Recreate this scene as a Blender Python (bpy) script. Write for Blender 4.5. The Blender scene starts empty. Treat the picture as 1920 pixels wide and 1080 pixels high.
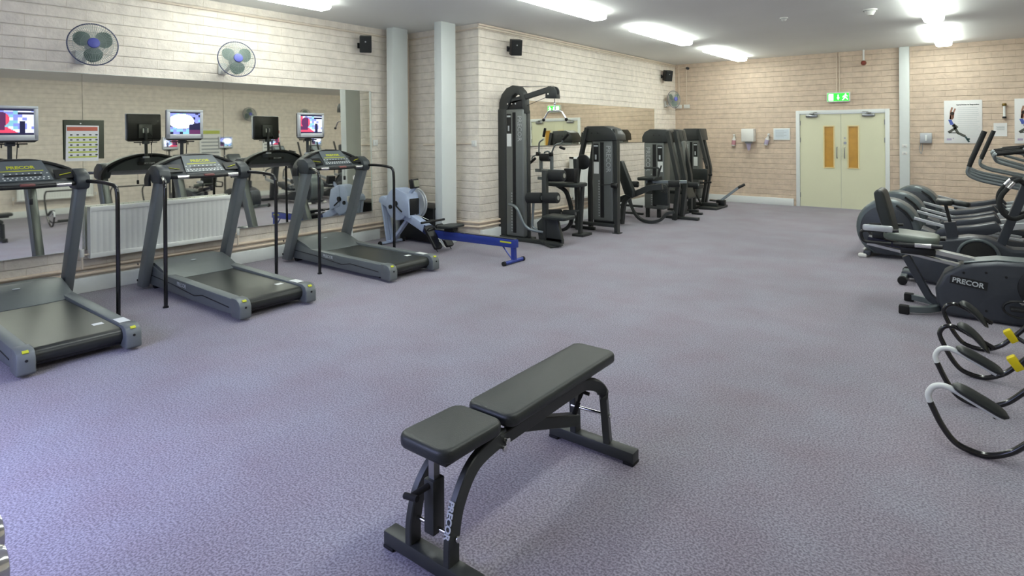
import bpy, bmesh, math, random
from mathutils import Vector, Matrix
PI = math.pi
C = bpy.context.scene.collection
random.seed(7)

# ---------------------------------------------------------------- camera, world, exposure
sc = bpy.context.scene
sc.view_settings.view_transform = 'Standard'
sc.view_settings.look = 'None'
sc.view_settings.gamma = 1.0
sc.view_settings.use_curve_mapping = False
sc.view_settings.exposure = 1.1
F_PX, YAW, PITCH, ROLL, PX, PY, EYE = 1122.32, 0.6605, -0.0012, -0.0064, 961.42, 249.71, 1.62
fw = Vector((-math.sin(YAW)*math.cos(PITCH), math.cos(YAW)*math.cos(PITCH), math.sin(PITCH)))
rt = Vector((math.cos(YAW), math.sin(YAW), 0)); up = rt.cross(fw)
r2 = rt*math.cos(ROLL)+up*math.sin(ROLL); u2 = -rt*math.sin(ROLL)+up*math.cos(ROLL)
cam = bpy.data.cameras.new('camera'); camo = bpy.data.objects.new('camera', cam); C.objects.link(camo)
cam.sensor_width = 36.0; cam.lens = F_PX/1920*36.0
cam.shift_x = (960-PX)/1920; cam.shift_y = (PY-540)/1920
cam.clip_start = 0.05
M3 = Matrix((r2, u2, -fw)).transposed().to_4x4()
camo.matrix_world = Matrix.Translation((0, 0, EYE)) @ M3
sc.camera = camo
w = bpy.data.worlds.new('world'); sc.world = w; w.use_nodes = True
w.node_tree.nodes['Background'].inputs[0].default_value = (0.55, 0.68, 1.0, 1)
w.node_tree.nodes['Background'].inputs[1].default_value = 1.0
TUBE_POWER = 9.0        # emission of the ceiling tubes
def area(name, loc, rot, sx, sy, power, col):
    l = bpy.data.lights.new(name, 'AREA'); l.shape = 'RECTANGLE'; l.size = sx; l.size_y = sy
    l.energy = power; l.color = col
    o = bpy.data.objects.new(name, l); o.location = loc; o.rotation_euler = rot; C.objects.link(o); return o
# daylight coming in through the window behind the camera
area('window_daylight', (-3.4, -1.26, 1.75), (math.radians(90-58), 0, 0), 2.2, 1.4, 36, (0.50, 0.54, 1.0)).data.spread = math.radians(110)

# ---------------------------------------------------------------- materials
def lin(c):
    c = c/255.0
    return c/12.92 if c <= 0.04045 else ((c+0.055)/1.055)**2.4
def col(r, g, b): return (lin(r), lin(g), lin(b), 1)
def pm(name, rgb, rough=0.5, metal=0.0, var=0.08, scale=25.0, bump=0.0, emit=0.0, coat=0.0, spec=0.5, alpha=1.0):
    m = bpy.data.materials.new(name); m.use_nodes = True
    nt = m.node_tree; N = nt.nodes; L = nt.links; b = N['Principled BSDF']
    c = col(*rgb)
    tc = N.new('ShaderNodeTexCoord'); nz = N.new('ShaderNodeTexNoise'); nz.inputs['Scale'].default_value = scale
    nz.inputs['Detail'].default_value = 4
    L.new(tc.outputs['Object'], nz.inputs['Vector'])
    mx = N.new('ShaderNodeMix'); mx.data_type = 'RGBA'
    mx.inputs['A'].default_value = tuple(x*(1-var) for x in c[:3])+(1,)
    mx.inputs['B'].default_value = tuple(min(1, x*(1+var)) for x in c[:3])+(1,)
    L.new(nz.outputs['Fac'], mx.inputs['Factor']); L.new(mx.outputs['Result'], b.inputs['Base Color'])
    b.inputs['Roughness'].default_value = rough; b.inputs['Metallic'].default_value = metal
    b.inputs['Specular IOR Level'].default_value = spec
    if coat: b.inputs['Coat Weight'].default_value = coat
    if bump:
        bp = N.new('ShaderNodeBump'); bp.inputs['Strength'].default_value = bump; bp.inputs['Distance'].default_value = 0.004
        n2 = N.new('ShaderNodeTexNoise'); n2.inputs['Scale'].default_value = scale*8
        L.new(tc.outputs['Object'], n2.inputs['Vector']); L.new(n2.outputs['Fac'], bp.inputs['Height']); L.new(bp.outputs['Normal'], b.inputs['Normal'])
    if emit:
        b.inputs['Emission Color'].default_value = c; b.inputs['Emission Strength'].default_value = emit
    if alpha < 1: b.inputs['Alpha'].default_value = alpha
    return m
def brick(name, rgb, mortar, contrast=0.10):
    m = bpy.data.materials.new(name); m.use_nodes = True
    nt = m.node_tree; N = nt.nodes; L = nt.links; b = N['Principled BSDF']
    geo = N.new('ShaderNodeNewGeometry'); sp = N.new('ShaderNodeSeparateXYZ'); L.new(geo.outputs['Position'], sp.inputs[0])
    ad = N.new('ShaderNodeMath'); ad.operation = 'ADD'; L.new(sp.outputs['X'], ad.inputs[0]); L.new(sp.outputs['Y'], ad.inputs[1])
    cb = N.new('ShaderNodeCombineXYZ'); L.new(ad.outputs[0], cb.inputs['X']); L.new(sp.outputs['Z'], cb.inputs['Y'])
    wob = N.new('ShaderNodeTexNoise'); wob.inputs['Scale'].default_value = 3.0; wob.inputs['Detail'].default_value = 3
    L.new(geo.outputs['Position'], wob.inputs['Vector'])
    wm = N.new('ShaderNodeVectorMath'); wm.operation = 'MULTIPLY_ADD'; wm.inputs[1].default_value = (0.012, 0.016, 0)
    L.new(wob.outputs['Color'], wm.inputs[0]); L.new(cb.outputs[0], wm.inputs[2])
    bt = N.new('ShaderNodeTexBrick'); L.new(wm.outputs[0], bt.inputs['Vector'])
    bt.inputs['Scale'].default_value = 1.0; bt.inputs['Brick Width'].default_value = 0.34; bt.inputs['Row Height'].default_value = 0.1125
    bt.inputs['Mortar Size'].default_value = 0.005; bt.inputs['Mortar Smooth'].default_value = 0.8; bt.inputs['Bias'].default_value = 0
    c = col(*rgb); bt.inputs['Color1'].default_value = c
    bt.inputs['Color2'].default_value = tuple(x*(1-contrast) for x in c[:3])+(1,)
    bt.inputs['Mortar'].default_value = col(*mortar)
    nz = N.new('ShaderNodeTexNoise'); nz.inputs['Scale'].default_value = 9; nz.inputs['Detail'].default_value = 8
    L.new(geo.outputs['Position'], nz.inputs['Vector'])
    cr = N.new('ShaderNodeMapRange'); cr.inputs['From Min'].default_value = 0.3; cr.inputs['From Max'].default_value = 0.7
    cr.inputs['To Min'].default_value = 0.88; cr.inputs['To Max'].default_value = 1.06
    L.new(nz.outputs['Fac'], cr.inputs['Value'])
    ml = N.new('ShaderNodeVectorMath'); ml.operation = 'SCALE'; L.new(bt.outputs['Color'], ml.inputs[0]); L.new(cr.outputs['Result'], ml.inputs['Scale'])
    L.new(ml.outputs[0], b.inputs['Base Color'])
    b.inputs['Roughness'].default_value = 0.62
    n3 = N.new('ShaderNodeTexNoise'); n3.inputs['Scale'].default_value = 30; n3.inputs['Detail'].default_value = 6; L.new(geo.outputs['Position'], n3.inputs['Vector'])
    sp2 = N.new('ShaderNodeSeparateXYZ'); L.new(wm.outputs[0], sp2.inputs[0])
    pg = N.new('ShaderNodeMath'); pg.operation = 'PINGPONG'; pg.inputs[1].default_value = 0.05625; L.new(sp2.outputs['Y'], pg.inputs[0])
    hm = N.new('ShaderNodeMapRange'); hm.inputs['From Min'].default_value = 0.0; hm.inputs['From Max'].default_value = 0.009
    hm.inputs['To Min'].default_value = -0.9; hm.inputs['To Max'].default_value = 0.0; L.new(pg.outputs[0], hm.inputs['Value'])
    vj = N.new('ShaderNodeMath'); vj.operation = 'MULTIPLY_ADD'; vj.inputs[1].default_value = -0.25
    L.new(bt.outputs['Fac'], vj.inputs[0]); L.new(hm.outputs['Result'], vj.inputs[2])
    iv = N.new('ShaderNodeMath'); iv.operation = 'MULTIPLY_ADD'; iv.inputs[1].default_value = 1.0
    L.new(n3.outputs['Fac'], iv.inputs[0]); L.new(vj.outputs[0], iv.inputs[2])
    bp = N.new('ShaderNodeBump'); bp.inputs['Strength'].default_value = 0.8; bp.inputs['Distance'].default_value = 0.008
    L.new(iv.outputs[0], bp.inputs['Height']); L.new(bp.outputs['Normal'], b.inputs['Normal'])
    return m
def carpet():
    m = bpy.data.materials.new('carpet'); m.use_nodes = True
    nt = m.node_tree; N = nt.nodes; L = nt.links; b = N['Principled BSDF']
    geo = N.new('ShaderNodeNewGeometry')
    def noise(s, d):
        n = N.new('ShaderNodeTexNoise'); n.inputs['Scale'].default_value = s; n.inputs['Detail'].default_value = d
        L.new(geo.outputs['Position'], n.inputs['Vector']); return n
    fine = noise(105, 3); mid = noise(2.2, 6); big = noise(0.5, 4); fine2 = noise(400, 2)
    r1 = N.new('ShaderNodeValToRGB'); L.new(fine.outputs['Fac'], r1.inputs[0])
    r1.color_ramp.elements[0].position = 0.38; r1.color_ramp.elements[0].color = col(127, 122, 131)
    r1.color_ramp.elements[1].position = 0.62; r1.color_ramp.elements[1].color = col(182, 178, 185)
    r2_ = N.new('ShaderNodeValToRGB'); L.new(mid.outputs['Fac'], r2_.inputs[0])
    r2_.color_ramp.elements[0].position = 0.3; r2_.color_ramp.elements[0].color = col(196, 184, 194)
    r2_.color_ramp.elements[1].position = 0.7; r2_.color_ramp.elements[1].color = col(212, 216, 226)
    mu = N.new('ShaderNodeMix'); mu.data_type = 'RGBA'; mu.blend_type = 'MULTIPLY'; mu.inputs['Factor'].default_value = 0.75
    L.new(r1.outputs[0], mu.inputs['A']); L.new(r2_.outputs[0], mu.inputs['B'])
    mr = N.new('ShaderNodeMapRange'); mr.inputs['From Min'].default_value = 0.35; mr.inputs['From Max'].default_value = 0.65
    mr.inputs['To Min'].default_value = 0.92; mr.inputs['To Max'].default_value = 1.12; L.new(big.outputs['Fac'], mr.inputs['Value'])
    # carpet tiles: very faint seams
    bt = N.new('ShaderNodeTexBrick'); L.new(geo.outputs['Position'], bt.inputs['Vector'])
    bt.offset = 0.0; bt.inputs['Scale'].default_value = 1; bt.inputs['Brick Width'].default_value = 0.5; bt.inputs['Row Height'].default_value = 0.5
    bt.inputs['Mortar Size'].default_value = 0.003; bt.inputs['Color1'].default_value = (1, 1, 1, 1); bt.inputs['Color2'].default_value = (0.95, 0.94, 0.95, 1)
    bt.inputs['Mortar'].default_value = (0.93, 0.93, 0.93, 1)
    m2 = N.new('ShaderNodeMix'); m2.data_type = 'RGBA'; m2.blend_type = 'MULTIPLY'; m2.inputs['Factor'].default_value = 1
    L.new(mu.outputs['Result'], m2.inputs['A']); L.new(bt.outputs['Color'], m2.inputs['B'])
    sc_ = N.new('ShaderNodeVectorMath'); sc_.operation = 'SCALE'; L.new(m2.outputs['Result'], sc_.inputs[0]); L.new(mr.outputs['Result'], sc_.inputs['Scale'])
    L.new(sc_.outputs[0], b.inputs['Base Color'])
    b.inputs['Roughness'].default_value = 0.95; b.inputs['Specular IOR Level'].default_value = 0.15
    b.inputs['Sheen Weight'].default_value = 0.25
    return m

WALLC = brick('painted_brick_cream', (236, 227, 215), (228, 217, 202), 0.03)
WALLB = brick('painted_brick_peach', (217, 197, 176), (202, 180, 158), 0.04)
CEIL = pm('ceiling_paint', (236, 237, 234), 0.8, var=0.03, scale=1.5)
CARPET = carpet()
WHITE = pm('white_gloss_paint', (228, 232, 230), 0.35, var=0.02)
WHITEPL = pm('white_plastic', (225, 225, 220), 0.4, var=0.03)
COLW = pm('column_paint', (218, 224, 222), 0.45, var=0.03, scale=6)
PIPEP = pm('pipe_paint', (228, 210, 188), 0.5, var=0.06)
CONDUIT = pm('conduit_paint', (226, 212, 194), 0.5, var=0.04)
DOORC = pm('door_cream', (222, 222, 192), 0.45, var=0.03, scale=3)
BEAD = pm('door_bead', (232, 214, 158), 0.5)
OAKGL = pm('wired_glass_amber', (198, 150, 60), 0.25, var=0.18, scale=9)
STEEL = pm('brushed_steel', (170, 172, 172), 0.3, 1.0)
CHROME = pm('chrome', (225, 225, 225), 0.12, 1.0, var=0.02)
ALU = pm('aluminium', (190, 192, 190), 0.35, 0.9)
BLACK = pm('black_plastic', (22, 23, 24), 0.45, var=0.15)
BLACKG = pm('black_gloss_paint', (14, 15, 16), 0.18, var=0.1, coat=0.5)
FRAME = pm('charcoal_frame_paint', (54, 57, 56), 0.42, 0.2, var=0.08)
SHROUD = pm('grey_shroud', (116, 120, 118), 0.38, 0.45, var=0.05)
VINYL = pm('black_vinyl', (37, 42, 41), 0.42, var=0.10, scale=40, bump=0.25)
FOAM = pm('black_foam', (34, 36, 37), 0.85, var=0.12, scale=60, bump=0.3)
RUBBER = pm('rubber', (18, 18, 19), 0.8)
TGREY = pm('treadmill_grey', (110, 116, 117), 0.42, 0.25, var=0.05)
TUP = pm('treadmill_upright', (122, 128, 130), 0.42, 0.45, var=0.05)
TDARK = pm('console_grey', (60, 65, 68), 0.4, var=0.06)
TPANEL = pm('console_panel', (96, 104, 108), 0.3, var=0.06)
BELT = pm('running_belt', (38, 41, 38), 0.32, var=0.15, scale=6)
YEL = pm('yellow_print', (196, 200, 40), 0.5)
YELLOW = pm('yellow_plastic', (225, 205, 20), 0.4, var=0.05)
STICK = pm('white_sticker', (225, 228, 226), 0.5, var=0.04, scale=60)
LOGO = pm('logo_print', (190, 196, 198), 0.45)
LOGOG = pm('logo_print_grey', (168, 172, 172), 0.45)
REDP = pm('red_plastic', (150, 52, 44), 0.4)
BLUER = pm('rower_rail_blue', (48, 66, 150), 0.32, 0.2)
PALEB = pm('rower_pale_blue', (172, 186, 212), 0.4)
SILVERP = pm('silver_plastic', (186, 190, 194), 0.4, 0.3)
RADW = pm('radiator_enamel', (236, 238, 234), 0.3, var=0.02)
BIKEG = pm('bike_shell_grey', (62, 66, 73), 0.36, 0.25, var=0.06)
BIKEL = pm('bike_shell_light', (98, 107, 109), 0.35, 0.3, var=0.05)
GREYTUBE = pm('grey_tube', (128, 136, 138), 0.35, 0.5, var=0.05)
FANB = pm('fan_blade', (128, 148, 138), 0.3)
FANR = pm('fan_rim', (78, 84, 112), 0.4)
FANW = pm('fan_wire', (176, 188, 182), 0.4, 0.3)
FANH = pm('fan_hub', (92, 98, 176), 0.4)
FANBODY = pm('fan_body', (205, 205, 200), 0.45)
PAPER = pm('paper', (232, 233, 232), 0.7, var=0.02)
PRINT = pm('print_grey', (150, 156, 158), 0.7)
PRINTD = pm('print_dark', (92, 96, 96), 0.7)
PRINTB = pm('print_blue', (86, 104, 186), 0.7)
PRINTT = pm('print_track', (86, 88, 82), 0.7)
SKIN = pm('print_skin', (168, 124, 106), 0.7)
HAIRP = pm('print_hair', (50, 42, 36), 0.7)
GREENP = pm('print_green', (196, 206, 96), 0.7)
REDPR = pm('print_red', (196, 104, 84), 0.7)
CORK = pm('board_dark', (72, 76, 62), 0.7, var=0.1)
PINKB = pm('bottle_pink', (196, 140, 150), 0.35)
LILAC = pm('bottle_lilac', (180, 170, 196), 0.35)
COPPER = pm('red_disc', (120, 52, 34), 0.4)
TUBE = pm('tube_diffuser', (248, 255, 248), 0.4, emit=TUBE_POWER, var=0.0)
EXG = pm('exit_green', (40, 190, 50), 0.4, emit=1.0, var=0.0)
EXW = pm('exit_white', (240, 255, 240), 0.4, emit=1.8, var=0.0)
BALLM = pm('exercise_ball', (150, 156, 140), 0.45)
def mirror_mat():
    m = bpy.data.materials.new('mirror_glass'); m.use_nodes = True
    N = m.node_tree.nodes; L = m.node_tree.links; b = N['Principled BSDF']
    n = N.new('ShaderNodeTexNoise'); n.inputs['Scale'].default_value = 1.2
    mr = N.new('ShaderNodeMapRange'); mr.inputs['To Min'].default_value = 0.012; mr.inputs['To Max'].default_value = 0.03
    L.new(n.outputs['Fac'], mr.inputs['Value']); L.new(mr.outputs['Result'], b.inputs['Roughness'])
    b.inputs['Base Color'].default_value = (0.87, 0.87, 0.80, 1); b.inputs['Metallic'].default_value = 1.0
    return m
MIRROR = mirror_mat()

# ---------------------------------------------------------------- mesh helpers
def rootloc(p):
    v = Vector((0, 0, 0))
    while p is not None:
        v += p.location; p = p.parent
    return v
def obj(name, bm, mat, parent=None, world=False, smooth=40, label=None, recalc=True):
    if recalc: bmesh.ops.recalc_face_normals(bm, faces=bm.faces[:])
    if world and parent is not None:
        bmesh.ops.translate(bm, vec=-rootloc(parent), verts=bm.verts[:])
    me = bpy.data.meshes.new(name); bm.to_mesh(me); bm.free()
    for m in (mat if isinstance(mat, (list, tuple)) else [mat]): me.materials.append(m)
    if smooth:
        for p in me.polygons: p.use_smooth = True
        me.set_sharp_from_angle(angle=math.radians(smooth))
    o = bpy.data.objects.new(name, me); C.objects.link(o); o.parent = parent
    if label: o['label'] = label
    return o
def thing(name, label, cat, loc=(0, 0, 0), rotz=0, group=None):
    o = bpy.data.objects.new(name, None); C.objects.link(o); o.empty_display_size = 0.1
    o.location = loc; o.rotation_euler = (0, 0, rotz); o['label'] = label; o['category'] = cat
    if group: o['group'] = group
    return o
def tag(o, label, cat, group=None):
    o['label'] = label; o['category'] = cat
    if group: o['group'] = group
    return o
def struct(name, bm, mat, parent=None, smooth=40):
    o = obj(name, bm, mat, parent, smooth=smooth)
    if parent is None: o['kind'] = 'structure'
    return o
def dup(root, loc, rotz=None, label=None, group=None):
    r = root.copy(); C.objects.link(r); r.location = loc
    if rotz is not None: r.rotation_euler = (0, 0, rotz)
    if label: r['label'] = label
    if group: r['group'] = group
    for ch in list(root.children):
        c = ch.copy(); C.objects.link(c); c.parent = r
        for g in ch.children:
            d = g.copy(); C.objects.link(d); d.parent = c
    return r
def NB(): return bmesh.new()
def merge(bm, b2, M=None):
    me = bpy.data.meshes.new('tmp'); b2.to_mesh(me); b2.free()
    if M is not None: me.transform(M)
    bm.from_mesh(me); bpy.data.meshes.remove(me)
def bx(bm, lo, hi, bev=0.0, R=None, seg=2):
    """box from corner to corner, optionally bevelled; R = matrix applied about its centre"""
    b = NB(); c = [(lo[i]+hi[i])/2 for i in range(3)]; s = [abs(hi[i]-lo[i]) for i in range(3)]
    bmesh.ops.create_cube(b, size=1.0)
    for v in b.verts: v.co = Vector((v.co.x*s[0], v.co.y*s[1], v.co.z*s[2]))
    if bev: bmesh.ops.bevel(b, geom=b.edges[:], offset=min(bev, min(s)*0.49), segments=seg, profile=0.5, affect='EDGES')
    M = Matrix.Translation(c)
    if R is not None: M = M @ R.to_4x4()
    merge(bm, b, M); return bm
def box(lo, hi, bev=0.0, R=None, seg=2): return bx(NB(), lo, hi, bev, R, seg)
def prism(bm, pts, axis, d0, d1, bev=0.0, seg=2):
    """profile: axis 'y' -> (x,z), 'x' -> (y,z), 'z' -> (x,y)"""
    b = NB()
    def P(p, d): return {'y': (p[0], d, p[1]), 'x': (d, p[0], p[1]), 'z': (p[0], p[1], d)}[axis]
    vs = [b.verts.new(P(p, d0)) for p in pts]; f = b.faces.new(vs)
    ret = bmesh.ops.extrude_face_region(b, geom=[f])
    nv = [g for g in ret['geom'] if isinstance(g, bmesh.types.BMVert)]
    k = {'y': Vector((0, d1-d0, 0)), 'x': Vector((d1-d0, 0, 0)), 'z': Vector((0, 0, d1-d0))}[axis]
    bmesh.ops.translate(b, vec=k, verts=nv)
    bmesh.ops.recalc_face_normals(b, faces=b.faces[:])
    if bev:
        b.normal_update()
        es = [e for e in b.edges if len(e.link_faces) == 2 and e.calc_face_angle(0) > 0.6]
        bmesh.ops.bevel(b, geom=es, offset=bev, segments=seg, profile=0.5, affect='EDGES')
    merge(bm, b); return bm
def fillet(pts, rad, n=6):
    pts = [Vector(p) for p in pts]; out = [pts[0]]
    for i in range(1, len(pts)-1):
        a, p, c = pts[i-1], pts[i], pts[i+1]
        r = rad[i-1] if isinstance(rad, (list, tuple)) else rad
        d1 = (a-p); d2 = (c-p); r = min(r, d1.length*0.49, d2.length*0.49)
        s, e = p+d1.normalized()*r, p+d2.normalized()*r
        for k in range(n+1):
            t = k/n; out.append(s*(1-t)**2+p*2*t*(1-t)+e*t*t)
    out.append(pts[-1]); return out
def spline(pts, n=6, closed=False):
    pts = [Vector(p) for p in pts]; out = []; L = len(pts)
    rng = range(L) if closed else range(L-1)
    for i in rng:
        p1, p2 = pts[i], pts[(i+1) % L]
        p0 = pts[i-1] if (closed or i > 0) else p1*2-p2
        p3 = pts[(i+2) % L] if (closed or i < L-2) else p2*2-p1
        for k in range(n):
            t = k/n
            out.append(0.5*((2*p1)+(p2-p0)*t+(2*p0-5*p1+4*p2-p3)*t*t+(-p0+3*p1-3*p2+p3)*t**3))
    if not closed: out.append(pts[-1])
    return out
def sweep(bm, pts, sec, closed=False, upv=None, radf=None):
    """sweep a closed 2-D section along a path; sec = list of (a,b); a along side, b along up"""
    pts = [Vector(p) for p in pts]; n = len(pts); rings = []
    t0 = (pts[1]-pts[0]).normalized()
    ref = Vector(upv) if upv is not None else (Vector((0, 0, 1)) if abs(t0.z) < 0.9 else Vector((1, 0, 0)))
    side = t0.cross(ref).normalized(); u = side.cross(t0).normalized()
    for i in range(n):
        if closed: t = (pts[(i+1) % n]-pts[i-1]).normalized()
        elif i == 0: t = t0
        elif i == n-1: t = (pts[-1]-pts[-2]).normalized()
        else: t = ((pts[i+1]-pts[i]).normalized()+(pts[i]-pts[i-1]).normalized()).normalized()
        if upv is not None:
            side = t.cross(Vector(upv))
            side = side.normalized() if side.length > 1e-5 else Vector((1, 0, 0)); u = side.cross(t).normalized()
        else:
            u = (u-t*u.dot(t)).normalized(); side = t.cross(u).normalized()
        k = radf(i/(n-1)) if radf else 1.0
        rings.append([bm.verts.new(pts[i]+side*a*k+u*b*k) for a, b in sec])
    m = len(sec)
    for i in range(n if closed else n-1):
        A, B = rings[i], rings[(i+1) % n]
        for j in range(m): bm.faces.new((A[j], A[(j+1) % m], B[(j+1) % m], B[j]))
    if not closed:
        bm.faces.new(rings[0][::-1]); bm.faces.new(rings[-1])
    return bm
def circ(r, n=12, sx=1.0): return [(math.cos(2*PI*k/n)*r*sx, math.sin(2*PI*k/n)*r) for k in range(n)]
def rsec(w_, h, b=0.004):
    x, y = w_/2, h/2; b = min(b, x*0.45, y*0.45)
    return [(x-b, -y), (x, -y+b), (x, y-b), (x-b, y), (-x+b, y), (-x, y-b), (-x, -y+b), (-x+b, -y)]
def tube(bm, pts, r, n=12, closed=False, radf=None): return sweep(bm, pts, circ(r, n), closed, radf=radf)
def bar(bm, pts, w_, h, upv=(0, 0, 1)): return sweep(bm, pts, rsec(w_, h), False, upv)
def cyl(bm, a, b_, r, n=20, bev=0.0, r2_=None):
    a, b_ = Vector(a), Vector(b_); L = (b_-a).length; r2_ = r if r2_ is None else r2_
    t = NB(); bmesh.ops.create_cone(t, cap_ends=True, segments=n, radius1=r, radius2=r2_, depth=L)
    if bev:
        es = [e for e in t.edges if abs(e.verts[0].co.z-e.verts[1].co.z) < 1e-6]
        bmesh.ops.bevel(t, geom=es, offset=bev, segments=2, profile=0.5, affect='EDGES')
    q = Vector((0, 0, 1)).rotation_difference((b_-a).normalized())
    merge(bm, t, Matrix.Translation((a+b_)/2) @ q.to_matrix().to_4x4()); return bm
def ball(bm, c, r, s=(1, 1, 1), u=16, v=10):
    t = NB(); bmesh.ops.create_uvsphere(t, u_segments=u, v_segments=v, radius=r)
    merge(bm, t, Matrix.Translation(c) @ Matrix.Diagonal((s[0], s[1], s[2], 1))); return bm
def slab(bm, w_, d, h, rad, bev, M, nseg=6):
    """cushion: rounded-rectangle plan w_ x d, thickness h, rounded edges; centred, transformed by M"""
    pts = []
    for cx, cy, a0 in ((w_/2-rad, d/2-rad, 0), (-w_/2+rad, d/2-rad, 90), (-w_/2+rad, -d/2+rad, 180), (w_/2-rad, -d/2+rad, 270)):
        for k in range(nseg+1):
            a = math.radians(a0+90*k/nseg); pts.append((cx+rad*math.cos(a), cy+rad*math.sin(a)))
    b = NB(); prism(b, pts, 'z', -h/2, h/2)
    bmesh.ops.remove_doubles(b, verts=b.verts[:], dist=1e-5)
    b.normal_update()
    es = [e for e in b.edges if len(e.link_faces) == 2 and e.calc_face_angle(0) > 1.0]
    bmesh.ops.bevel(b, geom=es, offset=bev, segments=4, profile=0.5, affect='EDGES')
    merge(bm, b, M); return bm
def R3(rx=0, ry=0, rz=0):
    return Matrix.Rotation(math.radians(rz), 3, 'Z') @ Matrix.Rotation(math.radians(ry), 3, 'Y') @ Matrix.Rotation(math.radians(rx), 3, 'X')
def TM(loc, R=None):
    M = Matrix.Translation(loc)
    return M @ R.to_4x4() if R is not None else M
def text(body, size, mat, parent, origin, right, upd, world=True, name='lettering', depth=0.001, spacing=1.0, bold=0.0, align='LEFT'):
    cu = bpy.data.curves.new('t', 'FONT'); cu.body = body; cu.size = size; cu.extrude = depth
    cu.space_character = spacing; cu.offset = bold; cu.align_x = align; cu.align_y = 'CENTER'; cu.resolution_u = 3
    to = bpy.data.objects.new('t', cu); C.objects.link(to)
    bpy.context.view_layer.update()
    me = bpy.data.meshes.new_from_object(to.evaluated_get(bpy.context.evaluated_depsgraph_get()))
    bpy.data.objects.remove(to); bpy.data.curves.remove(cu)
    x = Vector(right).normalized(); y = Vector(upd).normalized(); z = x.cross(y)
    o3 = Vector(origin) - (rootloc(parent) if (world and parent is not None) else Vector((0, 0, 0)))
    me.transform(Matrix.Translation(o3) @ Matrix((x, y, z)).transposed().to_4x4())
    me.materials.clear(); me.materials.append(mat); me.name = name
    o = bpy.data.objects.new(name, me); C.objects.link(o); o.parent = parent
    return o

# ---------------------------------------------------------------- the room
X1, X2, YB, ZC, YJ, XR, YF = -7.30, -5.797, 13.907, 3.233, 6.65, 3.0, -1.3
struct('floor', box((X1-0.1, YF-0.1, -0.1), (XR+0.1, YB+0.1, 0)), CARPET)
struct('ceiling', box((X1-0.1, YF-0.1, ZC), (XR+0.1, YB+0.1, ZC+0.1)), CEIL)
struct('wall_left', box((X1-0.2, YF-0.1, 0), (X1, YJ, ZC)), WALLC)
struct('wall_recess', box((X1-0.2, YJ, 0), (X2, YJ+0.2, ZC)), WALLC)
struct('wall_far_left', box((X2-0.2, YJ+0.2, 0), (X2, YB, ZC)), WALLC)
# back wall, with the doorway cut out
DX0, DX1, DZ = -3.086, -1.374, 2.044
bm = NB()
bx(bm, (X1-0.2, YB, 0), (DX0, YB+0.2, ZC)); bx(bm, (DX1, YB, 0), (XR+0.1, YB+0.2, ZC)); bx(bm, (DX0, YB, DZ), (DX1, YB+0.2, ZC))
struct('wall_back', bm, WALLB)
struct('wall_right', box((XR, YF-0.1, 0), (XR+0.2, YB, ZC)), WALLC)
bm = NB()
bx(bm, (X1, YF-0.2, 0), (-5.6, YF, ZC)); bx(bm, (-2.3, YF-0.2, 0), (XR, YF, ZC)); bx(bm, (-5.6, YF-0.2, 0), (-2.3, YF, 0.9)); bx(bm, (-5.6, YF-0.2, 2.6), (-2.3, YF, ZC))
struct('wall_front', bm, WALLC)
bm = NB()
for x in (-5.6, -4.52, -3.44, -2.36): bx(bm, (x, YF-0.12, 0.9), (x+0.06, YF-0.06, 2.6))
for z in (0.9, 2.54): bx(bm, (-5.6, YF-0.12, z), (-2.3, YF-0.06, z+0.06))
struct('window_1', bm, WHITE)
bm = NB(); bx(bm, (X1, YF, 0), (X1+0.05, 6.0, 0.155), 0.006)
struct('baseboard_left', bm, WHITE)
struct('baseboard_far_left', box((X2, 6.66, 0), (X2+0.05, YB, 0.185), 0.006), WHITE)
struct('baseboard_back', box((X2, YB-0.05, 0), (-3.135, YB, 0.155), 0.006), WHITE)
struct('baseboard_right', box((XR-0.03, YF, 0), (XR, YB, 0.15), 0.006), WHITE)
# heating pipes running low along the walls
for i, z in enumerate((0.252, 0.192)):
    bm = NB(); o_ = 0.03
    tube(bm, fillet([(X1+o_, YF, z), (X1+o_, YJ-o_, z), (X2+o_, YJ-o_, z+0.045), (X2+o_, YB-0.02, z+0.055)], 0.03, 4), 0.017, 10)
    struct('trim_%d' % (i+1), bm, PIPEP)
# painted conduits near the ceiling
for i, (dz, x0, path) in enumerate(((0.055, 0, 'a'), (0.02, 0, 'b'), (0.1, 0, 'c'))):
    bm = NB(); z = ZC-dz; r = 0.011
    if path == 'a': tube(bm, fillet([(X1+0.015, YF, z-0.06), (X1+0.015, YJ-0.015, z-0.06), (X2+0.015, YJ-0.015, z-0.01), (X2+0.015, YB-0.02, z)], 0.03, 4), r, 8)
    if path == 'b': bx(bm, (X2, YJ-0.02, ZC-0.035), (X2+0.03, YB-0.02, ZC-0.005), 0.004)
    if path == 'c': tube(bm, [(X1+0.02, YJ-0.03, 0.02), (X1+0.02, YJ-0.03, z)], r, 8)
    struct('trim_%d' % (i+3), bm, CONDUIT)
bm = NB(); tube(bm, fillet([(X1+0.35, YJ-0.015, 1.43), (X2-0.09, YJ-0.015, 1.46)], 0.02, 3), 0.01, 8)
struct('trim_6', bm, CONDUIT)
bm = NB()
for x in (-5.70, -5.51): tube(bm, [(x, YB-0.015, 2.26), (x, YB-0.015, ZC-0.03)], 0.01, 8)
tube(bm, [(-5.75, YB-0.015, ZC-0.1), (-5.5, YB-0.015, ZC-0.07)], 0.01, 8)
struct('trim_7', bm, CONDUIT)
bm = NB()
for x in (-2.30, -2.25): tube(bm, [(x, YB-0.012, 2.41), (x, YB-0.012, ZC)], 0.008, 8)
struct('trim_8', bm, CONDUIT)
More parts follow.
